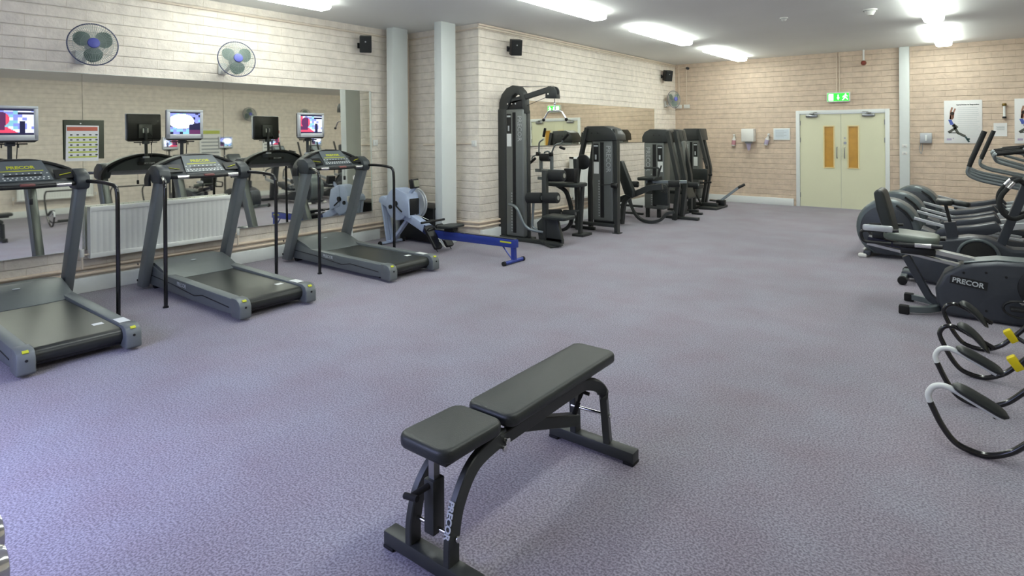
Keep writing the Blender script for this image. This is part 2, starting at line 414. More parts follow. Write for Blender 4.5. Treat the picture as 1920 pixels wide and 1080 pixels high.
# columns
struct('trim_9', box((-7.15, 6.06, 0), (-7.0, 6.36, ZC), 0.006), COLW)
struct('trim_10', box((-6.24, 6.18, 0), (-6.095, 6.48, ZC), 0.006), COLW)
struct('trim_11', box((-1.205, YB-0.10, 0), (-1.04, YB, ZC), 0.006), COLW)
for k in range(2): pass

# double door
d = bpy.data.objects.new('door_1', None); C.objects.link(d); d.location = ((DX0+DX1)/2, YB, 0); d['kind'] = 'structure'
bm = NB()
bx(bm, (DX0, YB-0.03, 0), (DX0+0.075, YB+0.12, DZ), 0.005); bx(bm, (DX1-0.075, YB-0.03, 0), (DX1, YB+0.12, DZ), 0.005); bx(bm, (DX0+0.075, YB-0.03, DZ-0.075), (DX1-0.075, YB+0.12, DZ), 0.005)
obj('door_frame', bm, WHITE, d, True)
xm = (DX0+DX1)/2
for s, (a, b) in ((-1, (DX0+0.078, xm-0.003)), (1, (xm+0.003, DX1-0.078))):
    v0, v1 = (xm-0.31, xm-0.135) if s < 0 else (xm+0.135, xm+0.31)
    z0, z1 = 0.85, 1.70; y0, y1 = YB+0.0, YB+0.045; bm = NB()
    bx(bm, (a, y0, 0.008), (v0, y1, DZ-0.078)); bx(bm, (v1, y0, 0.008), (b, y1, DZ-0.078))
    bx(bm, (v0, y0, 0.008), (v1, y1, z0)); bx(bm, (v0, y0, z1), (v1, y1, DZ-0.078))
    leaf = obj('door_leaf', bm, DOORC, d, True)
    bm = NB(); f = 0.018
    bx(bm, (v0-f, y0-0.01, z0-f), (v0+0.003, y0+0.02, z1+f)); bx(bm, (v1-0.003, y0-0.01, z0-f), (v1+f, y0+0.02, z1+f))
    bx(bm, (v0, y0-0.01, z0-f), (v1, y0+0.02, z0+0.003)); bx(bm, (v0, y0-0.01, z1-0.003), (v1, y0+0.02, z1+f))
    obj('glazing_bead', bm, BEAD, leaf, True)
    obj('vision_panel', box((v0, y0+0.015, z0), (v1, y0+0.025, z1)), OAKGL, leaf, True, label='amber wired glass panel')
    hx = xm+s*0.07
    bm = NB(); tube(bm, fillet([(hx, y0, 1.05), (hx, y0-0.05, 1.05), (hx, y0-0.05, 1.27), (hx, y0, 1.27)], 0.015, 4), 0.010, 10)
    obj('handle', bm, STEEL, leaf, True)
    cx = DX0+0.31 if s < 0 else DX1-0.36
    bm = NB(); bx(bm, (cx-0.11, y0-0.05, 1.90), (cx+0.11, y0, 1.955), 0.006)
    bx(bm, (cx-0.03, y0-0.11, 1.965), (cx+0.05, y0-0.01, 1.985), 0.003)
    bar(bm, [(cx-0.02, y0-0.03, 1.97), (cx+s*-0.02, y0-0.10, 1.99)], 0.02, 0.012)
    bar(bm, [(cx, y0-0.10, 1.99), (cx-s*0.10, y0-0.035, 2.0)], 0.02, 0.012)
    obj('door_closer', bm, STEEL, leaf, True)
    bm = NB(); hx2 = DX0+0.082 if s < 0 else DX1-0.082
    for z in (0.25, 1.42, 1.78): cyl(bm, (hx2, y0-0.012, z-0.05), (hx2, y0-0.012, z+0.05), 0.009, 10)
    obj('hinge', bm, STEEL, leaf, True)
bm = NB(); cyl(bm, (xm+0.075, YB-0.012, 1.36), (xm+0.075, YB, 1.36), 0.028, 20); cyl(bm, (xm+0.07, YB-0.01, 1.46), (xm+0.07, YB, 1.46), 0.018, 16)
obj('lock_plate', bm, STEEL, d, True)

# ---------------------------------------------------------------- ceiling lights
def ceiling_light(x, y0, y1, label, group='fluorescent battens on the ceiling'):
    t = thing('ceiling_light', label, 'light', (x, (y0+y1)/2, ZC), 0, group); L = (y1-y0)/2
    obj('light_body', box((-0.06, -L+0.06, -0.035), (0.06, L-0.06, 0), 0.004), WHITEPL, t)
    prof = [(-0.125, -0.03), (-0.115, -0.085), (-0.08, -0.10), (0.08, -0.10), (0.115, -0.085), (0.125, -0.03)]
    obj('diffuser', prism(NB(), prof, 'y', -L, L), TUBE, t)
    return t
ceiling_light(-4.06, 11.35, 13.35, 'lit white batten nearest the back wall in the middle row')
ceiling_light(-4.06, 8.27, 10.22, 'lit white batten in the middle row, second from the back wall')
ceiling_light(-4.06, 5.18, 7.15, 'lit white batten in the middle row, third from the back wall')
ceiling_light(-4.06, 2.1, 4.05, 'unseen lit batten added for brightness, in line with the middle row')  # invented fixture above the frame, added to light the near floor
ceiling_light(-6.32, 3.02, 4.40, 'lit white batten above the treadmills near the left wall')
ceiling_light(-0.48, 11.2, 13.42, 'lit white batten on the right, end-on near the back wall')
ceiling_light(-0.48, 8.1, 10.28, 'lit white batten on the right, end-on and nearer than the one at the back wall')
ceiling_light(-0.48, 5.0, 7.1, 'out-of-view lit batten added for brightness on the right, third from the back wall')  # extra unseen fixture, added to light the right side
ceiling_light(-0.48, 1.9, 3.9, 'out-of-view lit batten added for brightness on the right, in front of the camera')  # another added fixture out of view, extra light near the camera
for (x, y, r, h, lab, nm, ct) in ((-2.176, 9.12, 0.055, 0.05, 'small white smoke detector on the ceiling, left of the larger one', 'smoke_detector', 'detector'),
                          (-1.13, 9.25, 0.085, 0.08, 'larger white conical motion sensor on the ceiling', 'motion_sensor', 'sensor')):
    t = thing(nm, lab, ct, (x, y, ZC))
    bm = NB(); cyl(bm, (0, 0, -0.015), (0, 0, 0), r, 24); obj('mount', bm, WHITEPL, t)
    bm = NB(); cyl(bm, (0, 0, -h), (0, 0, -0.015), r*0.45, 24, r2_=r*0.85); obj('sensor_head', bm, WHITEPL, t)
    bm = NB(); cyl(bm, (0, 0, -0.02), (0, 0, -0.024), r*0.9, 24); obj('seam_ring', bm, PRINT, t)

# ---------------------------------------------------------------- things on the back wall
t = thing('exit_sign', 'green illuminated exit sign above the double door', 'sign', (-2.265, YB, 2.305))
obj('sign_housing', box((-0.215, -0.07, -0.10), (0.215, 0, 0.10), 0.006), WHITEPL, t)
obj('sign_face', box((-0.195, -0.074, -0.08), (0.195, -0.069, 0.08)), EXG, t)
bm = NB(); y = -0.077
bx(bm, (-0.175, y, -0.07), (-0.09, y+0.004, 0.065))
obj('door_symbol', bm, EXW, t)
bm = NB(); prism(bm, [(-0.025, -0.005), (-0.008, -0.005), (-0.008, 0.05), (0.008, 0.05), (0.008, -0.005), (0.025, -0.005), (0, -0.06)], 'y', y, y+0.004)
obj('arrow_symbol', bm, EXW, t)
bm = NB(); cyl(bm, (0.135, y, 0.05), (0.135, y+0.004, 0.05), 0.014, 14)
for a, b, w_ in (((0.13, 0.035), (0.115, -0.01), 0.026), ((0.115, -0.01), (0.155, -0.025), 0.016), ((0.155, -0.025), (0.17, -0.055), 0.014), ((0.115, -0.01), (0.10, -0.045), 0.016), ((0.10, -0.045), (0.075, -0.06), 0.013), ((0.13, 0.03), (0.17, 0.015), 0.012), ((0.13, 0.03), (0.09, 0.012), 0.012), ((0.09, 0.012), (0.085, -0.01), 0.010)):
    bar(bm, [(a[0], y+0.002, a[1]), (b[0], y+0.002, b[1])], w_, 0.004, upv=(0, 1, 0))
obj('running_figure_symbol', bm, EXW, t)

t = thing('fire_alarm_sounder', 'red-brown round alarm hanging on a white pipe from the ceiling', 'alarm', (-1.80, YB-0.12, ZC))
bm = NB(); cyl(bm, (0, 0, -0.23), (0, 0, 0), 0.018, 14); obj('drop_pipe', bm, WHITEPL, t)
bm = NB(); cyl(bm, (0, -0.04, -0.265), (0, 0.03, -0.265), 0.048, 24, 0.012); obj('sounder', bm, COPPER, t)
bm = NB(); cyl(bm, (0, -0.045, -0.265), (0, -0.04, -0.265), 0.016, 14); obj('lens', bm, REDP, t)

t = thing('security_camera', 'small dark security camera under the ceiling in the far corner', 'camera', (-5.47, YB, 3.13))
bm = NB(); bar(bm, [(0, 0, 0.0), (0, -0.07, 0.0)], 0.03, 0.03); obj('bracket', bm, BLACK, t)
bm = NB(); cyl(bm, (-0.02, -0.04, 0.0), (0.05, -0.13, -0.02), 0.03, 16, 0.005); obj('camera_body', bm, BLACK, t)
for x, lab in ((-5.70, 'small white socket box in the corner, the left one of the pair'), (-5.50, 'white socket box near the corner, the right one of the pair')):
    t = thing('socket_box', lab, 'socket', (x, YB, 2.215), 0, 'socket boxes high in the far corner')
    obj('back_box', box((-0.068, -0.035, -0.042), (0.068, 0, 0.042), 0.005), WHITEPL, t)
    obj('face_plate', box((-0.072, -0.042, -0.046), (0.072, -0.034, 0.046), 0.003), WHITEPL, t)

t = thing('towel_dispenser', 'white paper towel dispenser on the back wall between two spray bottles', 'dispenser', (-4.05, YB, 1.52))
obj('dispenser_body', box((-0.135, -0.20, -0.14), (0.135, 0, 0.15), 0.02), WHITEPL, t)
obj('dispenser_mouth', box((-0.07, -0.14, -0.18), (0.07, -0.03, -0.14), 0.01), PRINT, t)
bm = NB(); prism(bm, [(-0.06, -0.18), (0.05, -0.18), (0.03, -0.32), (-0.02, -0.34)], 'y', -0.09, -0.086); obj('paper_towel', bm, LILAC, t)
for x, z, tilt, m, lab in ((-4.40, 1.42, 6, PINKB, 'spray bottle with pink label hung left of the paper towel dispenser'), (-3.70, 1.44, 16, LILAC, 'lilac spray bottle hung askew right of the paper towel dispenser')):
    t = thing('spray_bottle', lab, 'bottle', (x, YB-0.055, z-0.14), 0, 'spray bottles on the back wall')
    t.rotation_euler = (0, math.radians(tilt), 0)
    bm = NB(); cyl(bm, (0, 0, 0), (0, 0, 0.16), 0.042, 20, 0.01); cyl(bm, (0, 0, 0.16), (0, 0, 0.21), 0.038, 20, r2_=0.015); obj('bottle_body', bm, WHITEPL, t)
    bm = NB(); cyl(bm, (0, 0, 0.03), (0, 0, 0.13), 0.0432, 20); obj('bottle_label', bm, m, t)
    bm = NB(); cyl(bm, (0, 0, 0.21), (0, 0, 0.235), 0.016, 14); bx(bm, (-0.02, -0.05, 0.235), (0.02, 0.03, 0.27), 0.006); bar(bm, [(0, -0.03, 0.235), (0, -0.045, 0.19)], 0.012, 0.008, upv=(0, 1, 0)); obj('trigger', bm, WHITEPL, t)
    bm = NB(); bx(bm, (-0.03, 0.03, 0.195), (0.03, 0.055, 0.205)); obj('wall_hook', bm, STEEL, t)
t = thing('framed_notice', 'small white framed notice left of the double door', 'notice', (-3.375, YB, 1.545))
obj('frame', box((-0.17, -0.02, -0.13), (0.17, 0, 0.13), 0.005), WHITE, t)
obj('notice_sheet', box((-0.145, -0.023, -0.105), (0.145, -0.02, 0.105)), pm('notice_blue_white', (212, 222, 228), 0.4, var=0.03), t)
bm = NB()
for k in range(5): bx(bm, (-0.12, -0.0245, 0.07-k*0.033), (0.05+0.05*(k % 2), -0.023, 0.075-k*0.033))
obj('printed_lines', bm, PRINT, t)
t = thing('wall_telephone', 'grey wall telephone box right of the white column', 'telephone', (-0.78, YB, 1.46))
obj('phone_body', box((-0.095, -0.09, -0.095), (0.095, 0, 0.10), 0.01), SILVERP, t)
obj('handset', box((-0.012, -0.115, -0.05), (0.018, -0.085, 0.06), 0.008), WHITE, t)
bm = NB(); tube(bm, spline([(-0.085, -0.04, -0.09), (-0.105, -0.05, -0.2), (-0.08, -0.05, -0.3), (-0.06, -0.05, -0.22), (-0.06, -0.04, -0.095)], 6), 0.005, 6); obj('cord', bm, PRINT, t)
# switches on the right-hand column
for z in (1.17, 1.31):
    t = thing('column_switch', 'small white switch plate on the back column, %s one' % ('lower' if z < 1.2 else 'upper'), 'switch', (-1.12, YB-0.10, z), 0, 'switch plates on the back column')
    obj('plate', box((-0.042, -0.012, -0.028), (0.042, 0, 0.028), 0.003), WHITEPL, t)
    obj('rocker', box((-0.015, -0.017, -0.01), (0.015, -0.012, 0.01), 0.002), SILVERP, t)

def figure_poster(x0, z1, w_, h, lab, seed):
    t = thing('wall_poster', lab, 'poster', (x0, YB, z1-h), 0, 'stretching posters on the back wall')
    obj('poster_sheet', box((0, -0.012, 0), (w_, 0, h), 0.003), PAPER, t)
    y = -0.014
    def limb(bm, pts, w1): bar(bm, [(p[0]*w_, y, h*(1-p[1])) for p in pts], w1, 0.003, upv=(0, 1, 0))
    bm = NB(); limb(bm, [(0.17, 0.44), (0.18, 0.27), (0.22, 0.16)], 0.028); limb(bm, [(0.24, 0.42), (0.26, 0.27), (0.30, 0.19)], 0.024); limb(bm, [(0.19, 0.44), (0.21, 0.34)], 0.05)
    obj('figure_arms', bm, SKIN, t)
    bm = NB(); cyl(bm, (0.22*w_, y-0.002, h*0.695), (0.22*w_, y+0.002, h*0.695), 0.032, 16); obj('figure_hair', bm, HAIRP, t)
    bm = NB(); prism(bm, [(0.11*w_, h*0.55), (0.20*w_, h*0.55), (0.26*w_, h*0.44), (0.17*w_, h*0.43)], 'y', y-0.002, y+0.001); obj('figure_top', bm, PRINTB, t)
    bm = NB(); limb(bm, [(0.24, 0.56), (0.34, 0.62), (0.12, 0.75)], 0.05); limb(bm, [(0.24, 0.57), (0.37, 0.76), (0.56, 0.84)], 0.045); limb(bm, [(0.12, 0.75), (0.4, 0.76)], 0.018)
    obj('figure_trousers', bm, PRINTT, t)
    bm = NB(); limb(bm, [(0.56, 0.84), (0.66, 0.97)], 0.03); limb(bm, [(0.60, 0.90), (0.68, 0.90)], 0.03); obj('figure_shoe', bm, pm('print_teal', (50, 78, 80), 0.7), t)
    bm = NB(); r = random.Random(seed)
    for k in range(16):
        bx(bm, (0.36*w_, y, h*(0.82-k*0.045)), ((0.86+0.08*r.random())*w_, y+0.003, h*(0.828-k*0.045)))
    obj('printed_lines', bm, pm('print_pale', (196, 204, 206), 0.7), t)
    text('Core Power in Suspension', 0.031, PRINTD, t, (0.33*w_, -0.0135, h*0.895), (1, 0, 0), (0, 0, 1), world=False, bold=0.002)
    bm = NB(); bx(bm, (0.07*w_, y, h*0.07), (0.2*w_, y+0.003, h*0.115)); bx(bm, (0.23*w_, y, h*0.10), (0.26*w_, y+0.003, h*0.13)); obj('publisher_mark', bm, LILAC, t)
    return t
figure_poster(-0.501, 2.165, 0.567, 0.80, 'large white poster of a leaping figure, left of the bottle rack', 3)
figure_poster(0.518, 2.165, 0.567, 0.80, 'white poster of a leaping figure cut by the right edge of the view', 5)
t = thing('small_notice', 'small white notice with grey print under the wall tube', 'notice', (0.32, YB, 1.615))
obj('notice_sheet', box((-0.095, -0.008, -0.12), (0.095, 0, 0.12)), PAPER, t)
bm = NB()
for k in range(4): bx(bm, (-0.06+0.01*(k % 2), -0.010, 0.05-k*0.018), (0.06, -0.008, 0.055-k*0.018))
obj('printed_lines', bm, PRINT, t)
t = thing('wall_tube', 'short white tube with brass fittings on the back wall between the posters', 'tube', (0.377, YB-0.05, 1.85))
bm = NB(); cyl(bm, (0, 0, 0.0), (0, 0, 0.2), 0.018, 14); obj('glass_tube', bm, WHITE, t)
bm = NB(); cyl(bm, (0, 0, 0.19), (0, 0, 0.235), 0.03, 16, 0.004); bx(bm, (-0.035, 0, 0.2), (0.035, 0.05, 0.215)); obj('top_fitting', bm, pm('brass', (120, 100, 50), 0.35, 0.8), t)
bm = NB(); cyl(bm, (0, 0, -0.035), (0, 0, 0.0), 0.03, 16, 0.006); bx(bm, (-0.02, 0, -0.02), (0.02, 0.05, -0.005)); obj('bottom_fitting', bm, BLACK, t)

# ---------------------------------------------------------------- mirrors
def mirror(y0, y1, z0, z1, xw, tilt, splits, lab):
    t = thing('wall_mirror', lab, 'mirror', (xw, y0, z0)); H = z1-z0
    off = 0.012+H*math.tan(math.radians(tilt))
    edges = [y0]+list(splits)+[y1]
    for a, b in zip(edges, edges[1:]):
        bm = NB(); a_, b_ = a-y0+0.0015, b-y0-0.0015
        prism(bm, [(off, 0), (0.012, H), (0.006, H), (off-0.006, 0)], 'y', a_, b_)
        obj('mirror_panel', bm, MIRROR, t, smooth=0)
    bm = NB(); bx(bm, (0, 0, -0.006), (off+0.004, y1-y0, 0.0)); bx(bm, (0, 0, H), (0.016, y1-y0, H+0.004)); bx(bm, (0, -0.004, 0), (0.012, 0, H)); bx(bm, (0, y1-y0, 0), (0.012, y1-y0+0.004, H))
    obj('mirror_channel', bm, ALU, t, smooth=0)
    return t
mirror(-0.3, 5.87, 0.444, 2.257, X1, 0.8, (2.15, 3.608), 'long wall mirror behind the treadmills')
mirror(7.62, 12.68, 1.398, 2.137, X2, 0.3, (8.9, 10.15), 'shallow wall mirror behind the weight machines')
t = thing('mirror_sticker', 'round white sticker with a red mark on the mirror by the third treadmill', 'sticker', (X1+0.045, 5.55, 0.967))
bm = NB(); cyl(bm, (0, 0, 0), (0.001, 0, 0), 0.045, 24); obj('disc', bm, PAPER, t)
obj('red_mark', box((0.001, -0.022, -0.01), (0.0015, 0.022, 0.01)), REDP, t)
t = thing('mirror_chart', 'exercise chart with a red heading in a dark holder behind the first treadmill', 'poster', (X1+0.035, 2.16, 1.355))
obj('chart_holder', box((0, -0.175, 0.02), (0.006, 0.175, 0.42), 0.002), CORK, t)
bm = NB(); bx(bm, (0.007, -0.16, 0), (0.009, 0.125, 0.365), R=R3(-1, 0, 0)); obj('chart_sheet', bm, PAPER, t)
bm = NB(); bx(bm, (0.0095, -0.15, 0.31), (0.011, 0.115, 0.35)); obj('red_heading', bm, REDPR, t)
bm = NB()
for k in range(5): bx(bm, (0.0095, -0.14, 0.235-k*0.05), (0.0105, 0.11, 0.25-k*0.05))
obj('green_rows', bm, GREENP, t)
bm = NB(); rr = random.Random(4)
for k in range(5):
    for q in range(5): bx(bm, (0.0097, -0.125+q*0.055, 0.262-k*0.052), (0.011, -0.105+q*0.055, 0.277-k*0.052))
obj('exercise_figures', bm, PRINTD, t)
bm = NB(); cyl(bm, (0.01, -0.035, 0.385), (0.016, -0.035, 0.385), 0.007, 10); obj('suction_hook', bm, WHITEPL, t)

# ---------------------------------------------------------------- radiators
def radiator(xw, y0, y1, z0, z1, lab, br=0.03):
    t = thing('radiator', lab, 'radiator', (xw+0.03, (y0+y1)/2, z0), 0, 'white panel radiators'); L = (y1-y0)/2; H = z1-z0
    bm = NB(); n = int((2*L)/0.052); prof = []
    for k in range(n):
        a = -L+0.01+k*(2*L-0.02)/n; wd = (2*L-0.02)/n
        prof += [(a, 0.118), (a+wd*0.2, 0.1235), (a+wd*0.7, 0.1235), (a+wd*0.9, 0.118)]
    pts = [(0.118, -L+0.01)]+[(p[1], p[0]) for p in prof]+[(0.118, L-0.01), (0.09, L-0.01), (0.09, -L+0.01)]
    prism(bm, pts, 'z', 0.05, H-0.05)
    bx(bm, (0.09, -L, H-0.05), (0.13, L, H-0.0), 0.008); bx(bm, (0.09, -L, 0), (0.13, L, 0.05), 0.008)
    obj('front_panel', bm, RADW, t)
    obj('back_panel', box((0.04, -L+0.01, 0.01), (0.06, L-0.01, H-0.01), 0.005), RADW, t)
    bm = NB(); bx(bm, (0.058, -L, H-0.02), (0.092, L, H-0.012))
    for k in range(int(2*L/0.05)): bx(bm, (0.06, -L+0.02+k*0.05, H-0.012), (0.09, -L+0.05+k*0.05, H-0.006))
    bx(bm, (0.04, -L, H-0.03), (0.13, -L+0.008, H-0.0)); bx(bm, (0.04, L-0.008, 0.0), (0.13, L, H)); bx(bm, (0.04, -L, 0.0), (0.13, -L+0.008, H))
    obj('top_grille', bm, RADW, t)
    bm = NB(); bx(bm, (br, -L+0.2, H-0.15), (0.05, -L+0.24, H-0.03)); bx(bm, (br, L-0.24, H-0.15), (0.05, L-0.2, H-0.03)); obj('wall_bracket', bm, RADW, t)
    for s in (-1, 1):
        bm = NB(); tube(bm, fillet([(0.085, s*L, 0.04), (0.085, s*(L+0.06), 0.04), (0.085, s*(L+0.06), -z0+0.26)], 0.015, 4), 0.010, 8); obj('inlet_pipe', bm, CONDUIT, t)
        bm = NB(); cyl(bm, (0.085, s*(L+0.06), 0.02), (0.085, s*(L+0.06), 0.10), 0.02, 14, 0.004); obj('valve', bm, WHITEPL, t)
    return t
radiator(X1, 2.17, 3.67, 0.361, 0.886, 'long white radiator under the mirror behind the middle treadmill')
radiator(X2, 9.0, 10.3, 0.42, 1.18, 'white radiator on the far wall behind the second weight machine', -0.022)
radiator(X1, -1.1, 0.2, 0.385, 0.90, 'white radiator on the left wall beside the camera')
o = dup(bpy.data.objects['radiator'], (XR-0.03, 4.6, 0.385), PI, 'white radiator low on the right-hand wall, seen in the mirror')
t = thing('mirror_heating_valve', 'thin white vertical pipe with a valve below the mirror by the third treadmill', 'pipe', (X1+0.07, 5.46, 0.0))
bm = NB(); tube(bm, [(0, 0, 0), (0, 0, 0.66)], 0.012, 10); obj('riser_pipe', bm, WHITE, t)
bm = NB(); cyl(bm, (0, 0, 0.62), (0, 0, 0.70), 0.024, 16, 0.005); obj('valve', bm, WHITEPL, t)
bm = NB(); cyl(bm, (0, 0, 0.40), (0, 0, 0.44), 0.022, 16, 0.004); obj('joint', bm, WHITEPL, t)

# ---------------------------------------------------------------- wall fans
def fan(lab, pos, base, face, tilt=0, yaw=0, R=0.21):
    """pos = guard centre, base = point on the wall; face = unit x direction of the wall normal"""
    t = thing('wall_fan', lab, 'fan', base, 0, 'wall-mounted fans')
    p = Vector(pos)-Vector(base)
    Mx = Matrix.Translation(p) @ Matrix.Rotation(math.radians(yaw), 4, 'Z') @ Matrix.Rotation(math.radians((90-tilt)*face), 4, 'Y')   # local z -> facing
    def O(nm, bm, m):
        bmesh.ops.transform(bm, matrix=Mx, verts=bm.verts[:]); return obj(nm, bm, m, t)
    bm = NB(); bx(bm, (0, -0.05, -0.09), (0.03*face, 0.05, 0.05), 0.008); obj('wall_plate', bm, FANBODY, t)
    back = Mx @ Vector((0, 0, -0.10)); bm = NB(); bar(bm, fillet([(0.02*face, 0, -0.05), (0.08*face, 0, -0.07), tuple(back)], 0.02, 3), 0.035, 0.03); obj('arm', bm, FANBODY, t)
    bm = NB(); cyl(bm, (0, 0, -0.15), (0, 0, -0.045), 0.06, 20, 0.015); O('motor_housing', bm, FANBODY)
    g = NB(); wr = 0.0016
    for k in range(64):
        a = 2*PI*k/64; c, s = math.cos(a), math.sin(a)
        tube(g, spline([(c*0.05, s*0.05, 0.055), (c*R*0.6, s*R*0.6, 0.05), (c*R*0.95, s*R*0.95, 0.02), (c*R, s*R, 0.0)], 3), wr, 4)
        tube(g, spline([(c*0.05, s*0.05, -0.06), (c*R*0.6, s*R*0.6, -0.055), (c*R*0.95, s*R*0.95, -0.02), (c*R, s*R, 0.0)], 3), wr, 4)
    for rr_ in (0.5, 0.8):
        tube(g, [(math.cos(2*PI*k/40)*R*rr_, math.sin(2*PI*k/40)*R*rr_, 0.05 if rr_ < 0.7 else 0.038) for k in range(40)], wr, 4, closed=True)
    O('guard', g, FANW)
    bm = NB(); tube(bm, [(math.cos(2*PI*k/48)*R, math.sin(2*PI*k/48)*R, 0) for k in range(48)], 0.006, 8, closed=True); O('rim', bm, FANR)
    for k in range(3):
        b = NB(); a0 = math.radians(90+30+120*k); pts = []
        n = 12; top = []; 
        for i in range(n+1):
            q = i/n; rr_ = 0.03+(R*0.86-0.03)*q; half = 0.66*math.sin(PI*min(1, 0.15+q*0.85)**0.9)+0.24
            for s in (-1, 0, 1):
                a = a0+s*half*(0.9 if q < 1 else 0.5); top.append(b.verts.new((math.cos(a)*rr_, math.sin(a)*rr_, s*0.018)))
        for i in range(n):
            for j in range(2):
                q0 = i*3+j; b.faces.new((top[q0], top[q0+1], top[q0+4], top[q0+3]))
        bmesh.ops.solidify(b, geom=b.faces[:], thickness=0.002)
        O('blade', b, FANB)
    bm = NB(); cyl(bm, (0, 0, 0.048), (0, 0, 0.075), 0.052, 24, 0.012); O('hub_cap', bm, FANH)
    return t
fan('wall fan with a blue hub above the first treadmill', (-6.93, 2.14, 2.52), (X1, 2.14, 2.44), 1, tilt=8, yaw=-12)
fan('wall fan with a blue hub above the middle treadmill', (-6.93, 3.60, 2.51), (X1, 3.60, 2.44), 1, tilt=8, yaw=-12)
fan('pale wall fan in the far corner by the weight machines', (-5.60, 13.35, 2.37), (X2, 13.3, 2.28), 1, tilt=5, yaw=-22, R=0.20)
fan('wall fan on the right-hand wall, left one in the mirror', (XR-0.22, 9.4, 2.50), (XR, 9.4, 2.42), -1, tilt=8)
fan('wall fan on the right-hand wall, right one in the mirror', (XR-0.22, 11.3, 2.50), (XR, 11.3, 2.42), -1, tilt=8)

# ---------------------------------------------------------------- loudspeakers
def speaker(pos, lab, yaw):
    t = thing('wall_speaker', lab, 'speaker', pos, 0, 'black wall speakers')
    Mx = Matrix.Rotation(math.radians(yaw), 4, 'Z') @ Matrix.Rotation(math.radians(14), 4, 'Y')
    def O(nm, bm, m):
        bmesh.ops.transform(bm, matrix=Matrix.Translation((0.16, 0, 0)) @ Mx, verts=bm.verts[:]); return obj(nm, bm, m, t)
    obj('wall_plate', box((0, -0.03, -0.05), (0.02, 0.03, 0.03), 0.004), BLACK, t)
    bm = NB(); bar(bm, [(0.01, 0, -0.01), (0.09, 0, 0.0)], 0.03, 0.03); obj('bracket', bm, BLACK, t)
    O('cabinet', box((-0.09, -0.085, -0.12), (0.07, 0.085, 0.12), 0.008), BLACK)
    O('grille', box((0.07, -0.078, -0.112), (0.078, 0.078, 0.112), 0.003), FOAM)
    bm = NB(); cyl(bm, (0.078, 0, 0.04), (0.080, 0, 0.04), 0.012, 12); O('badge', bm, STEEL)
    return t
speaker((X1, 5.66, 2.94), 'black wall speaker between the mirror and the first white column', -40)
speaker((X2, 7.35, 2.935), 'black wall speaker above the tall cable machine', -40)
speaker((X2, 13.1, 2.905), 'black wall speaker in the far corner above the fan', -40)

# small wall fittings
t = thing('wall_switch', 'small light switch on the brick between mirror and column', 'switch', (X1, 5.95, 1.477))
obj('plate', box((0, -0.045, -0.045), (0.02, 0.045, 0.045), 0.004), WHITEPL, t); obj('rocker', box((0.02, -0.012, -0.018), (0.026, 0.012, 0.018), 0.002), WHITEPL, t)
t = thing('wall_switch', 'small switch box on the recess wall near the corner', 'switch', (-5.88, YJ, 1.46))
obj('plate', box((-0.04, -0.03, -0.045), (0.04, 0, 0.045), 0.004), WHITEPL, t); obj('rocker', box((-0.01, -0.036, -0.015), (0.01, -0.03, 0.015), 0.002), WHITEPL, t)
t = thing('subwoofer_box', 'black box standing on the floor between the two white columns', 'box', (-6.62, 6.30, 0))
obj('cabinet', box((-0.34, -0.16, 0.02), (0.38, 0.28, 0.50), 0.01), BLACK, t)
obj('lid', box((-0.35, -0.17, 0.50), (0.39, 0.29, 0.53), 0.008), BLACK, t)
bm = NB()
for a in (-0.3, 0.33):
    for b in (-0.12, 0.24): bx(bm, (a-0.02, b-0.02, 0), (a+0.02, b+0.02, 0.02))
obj('foot', bm, RUBBER, t)

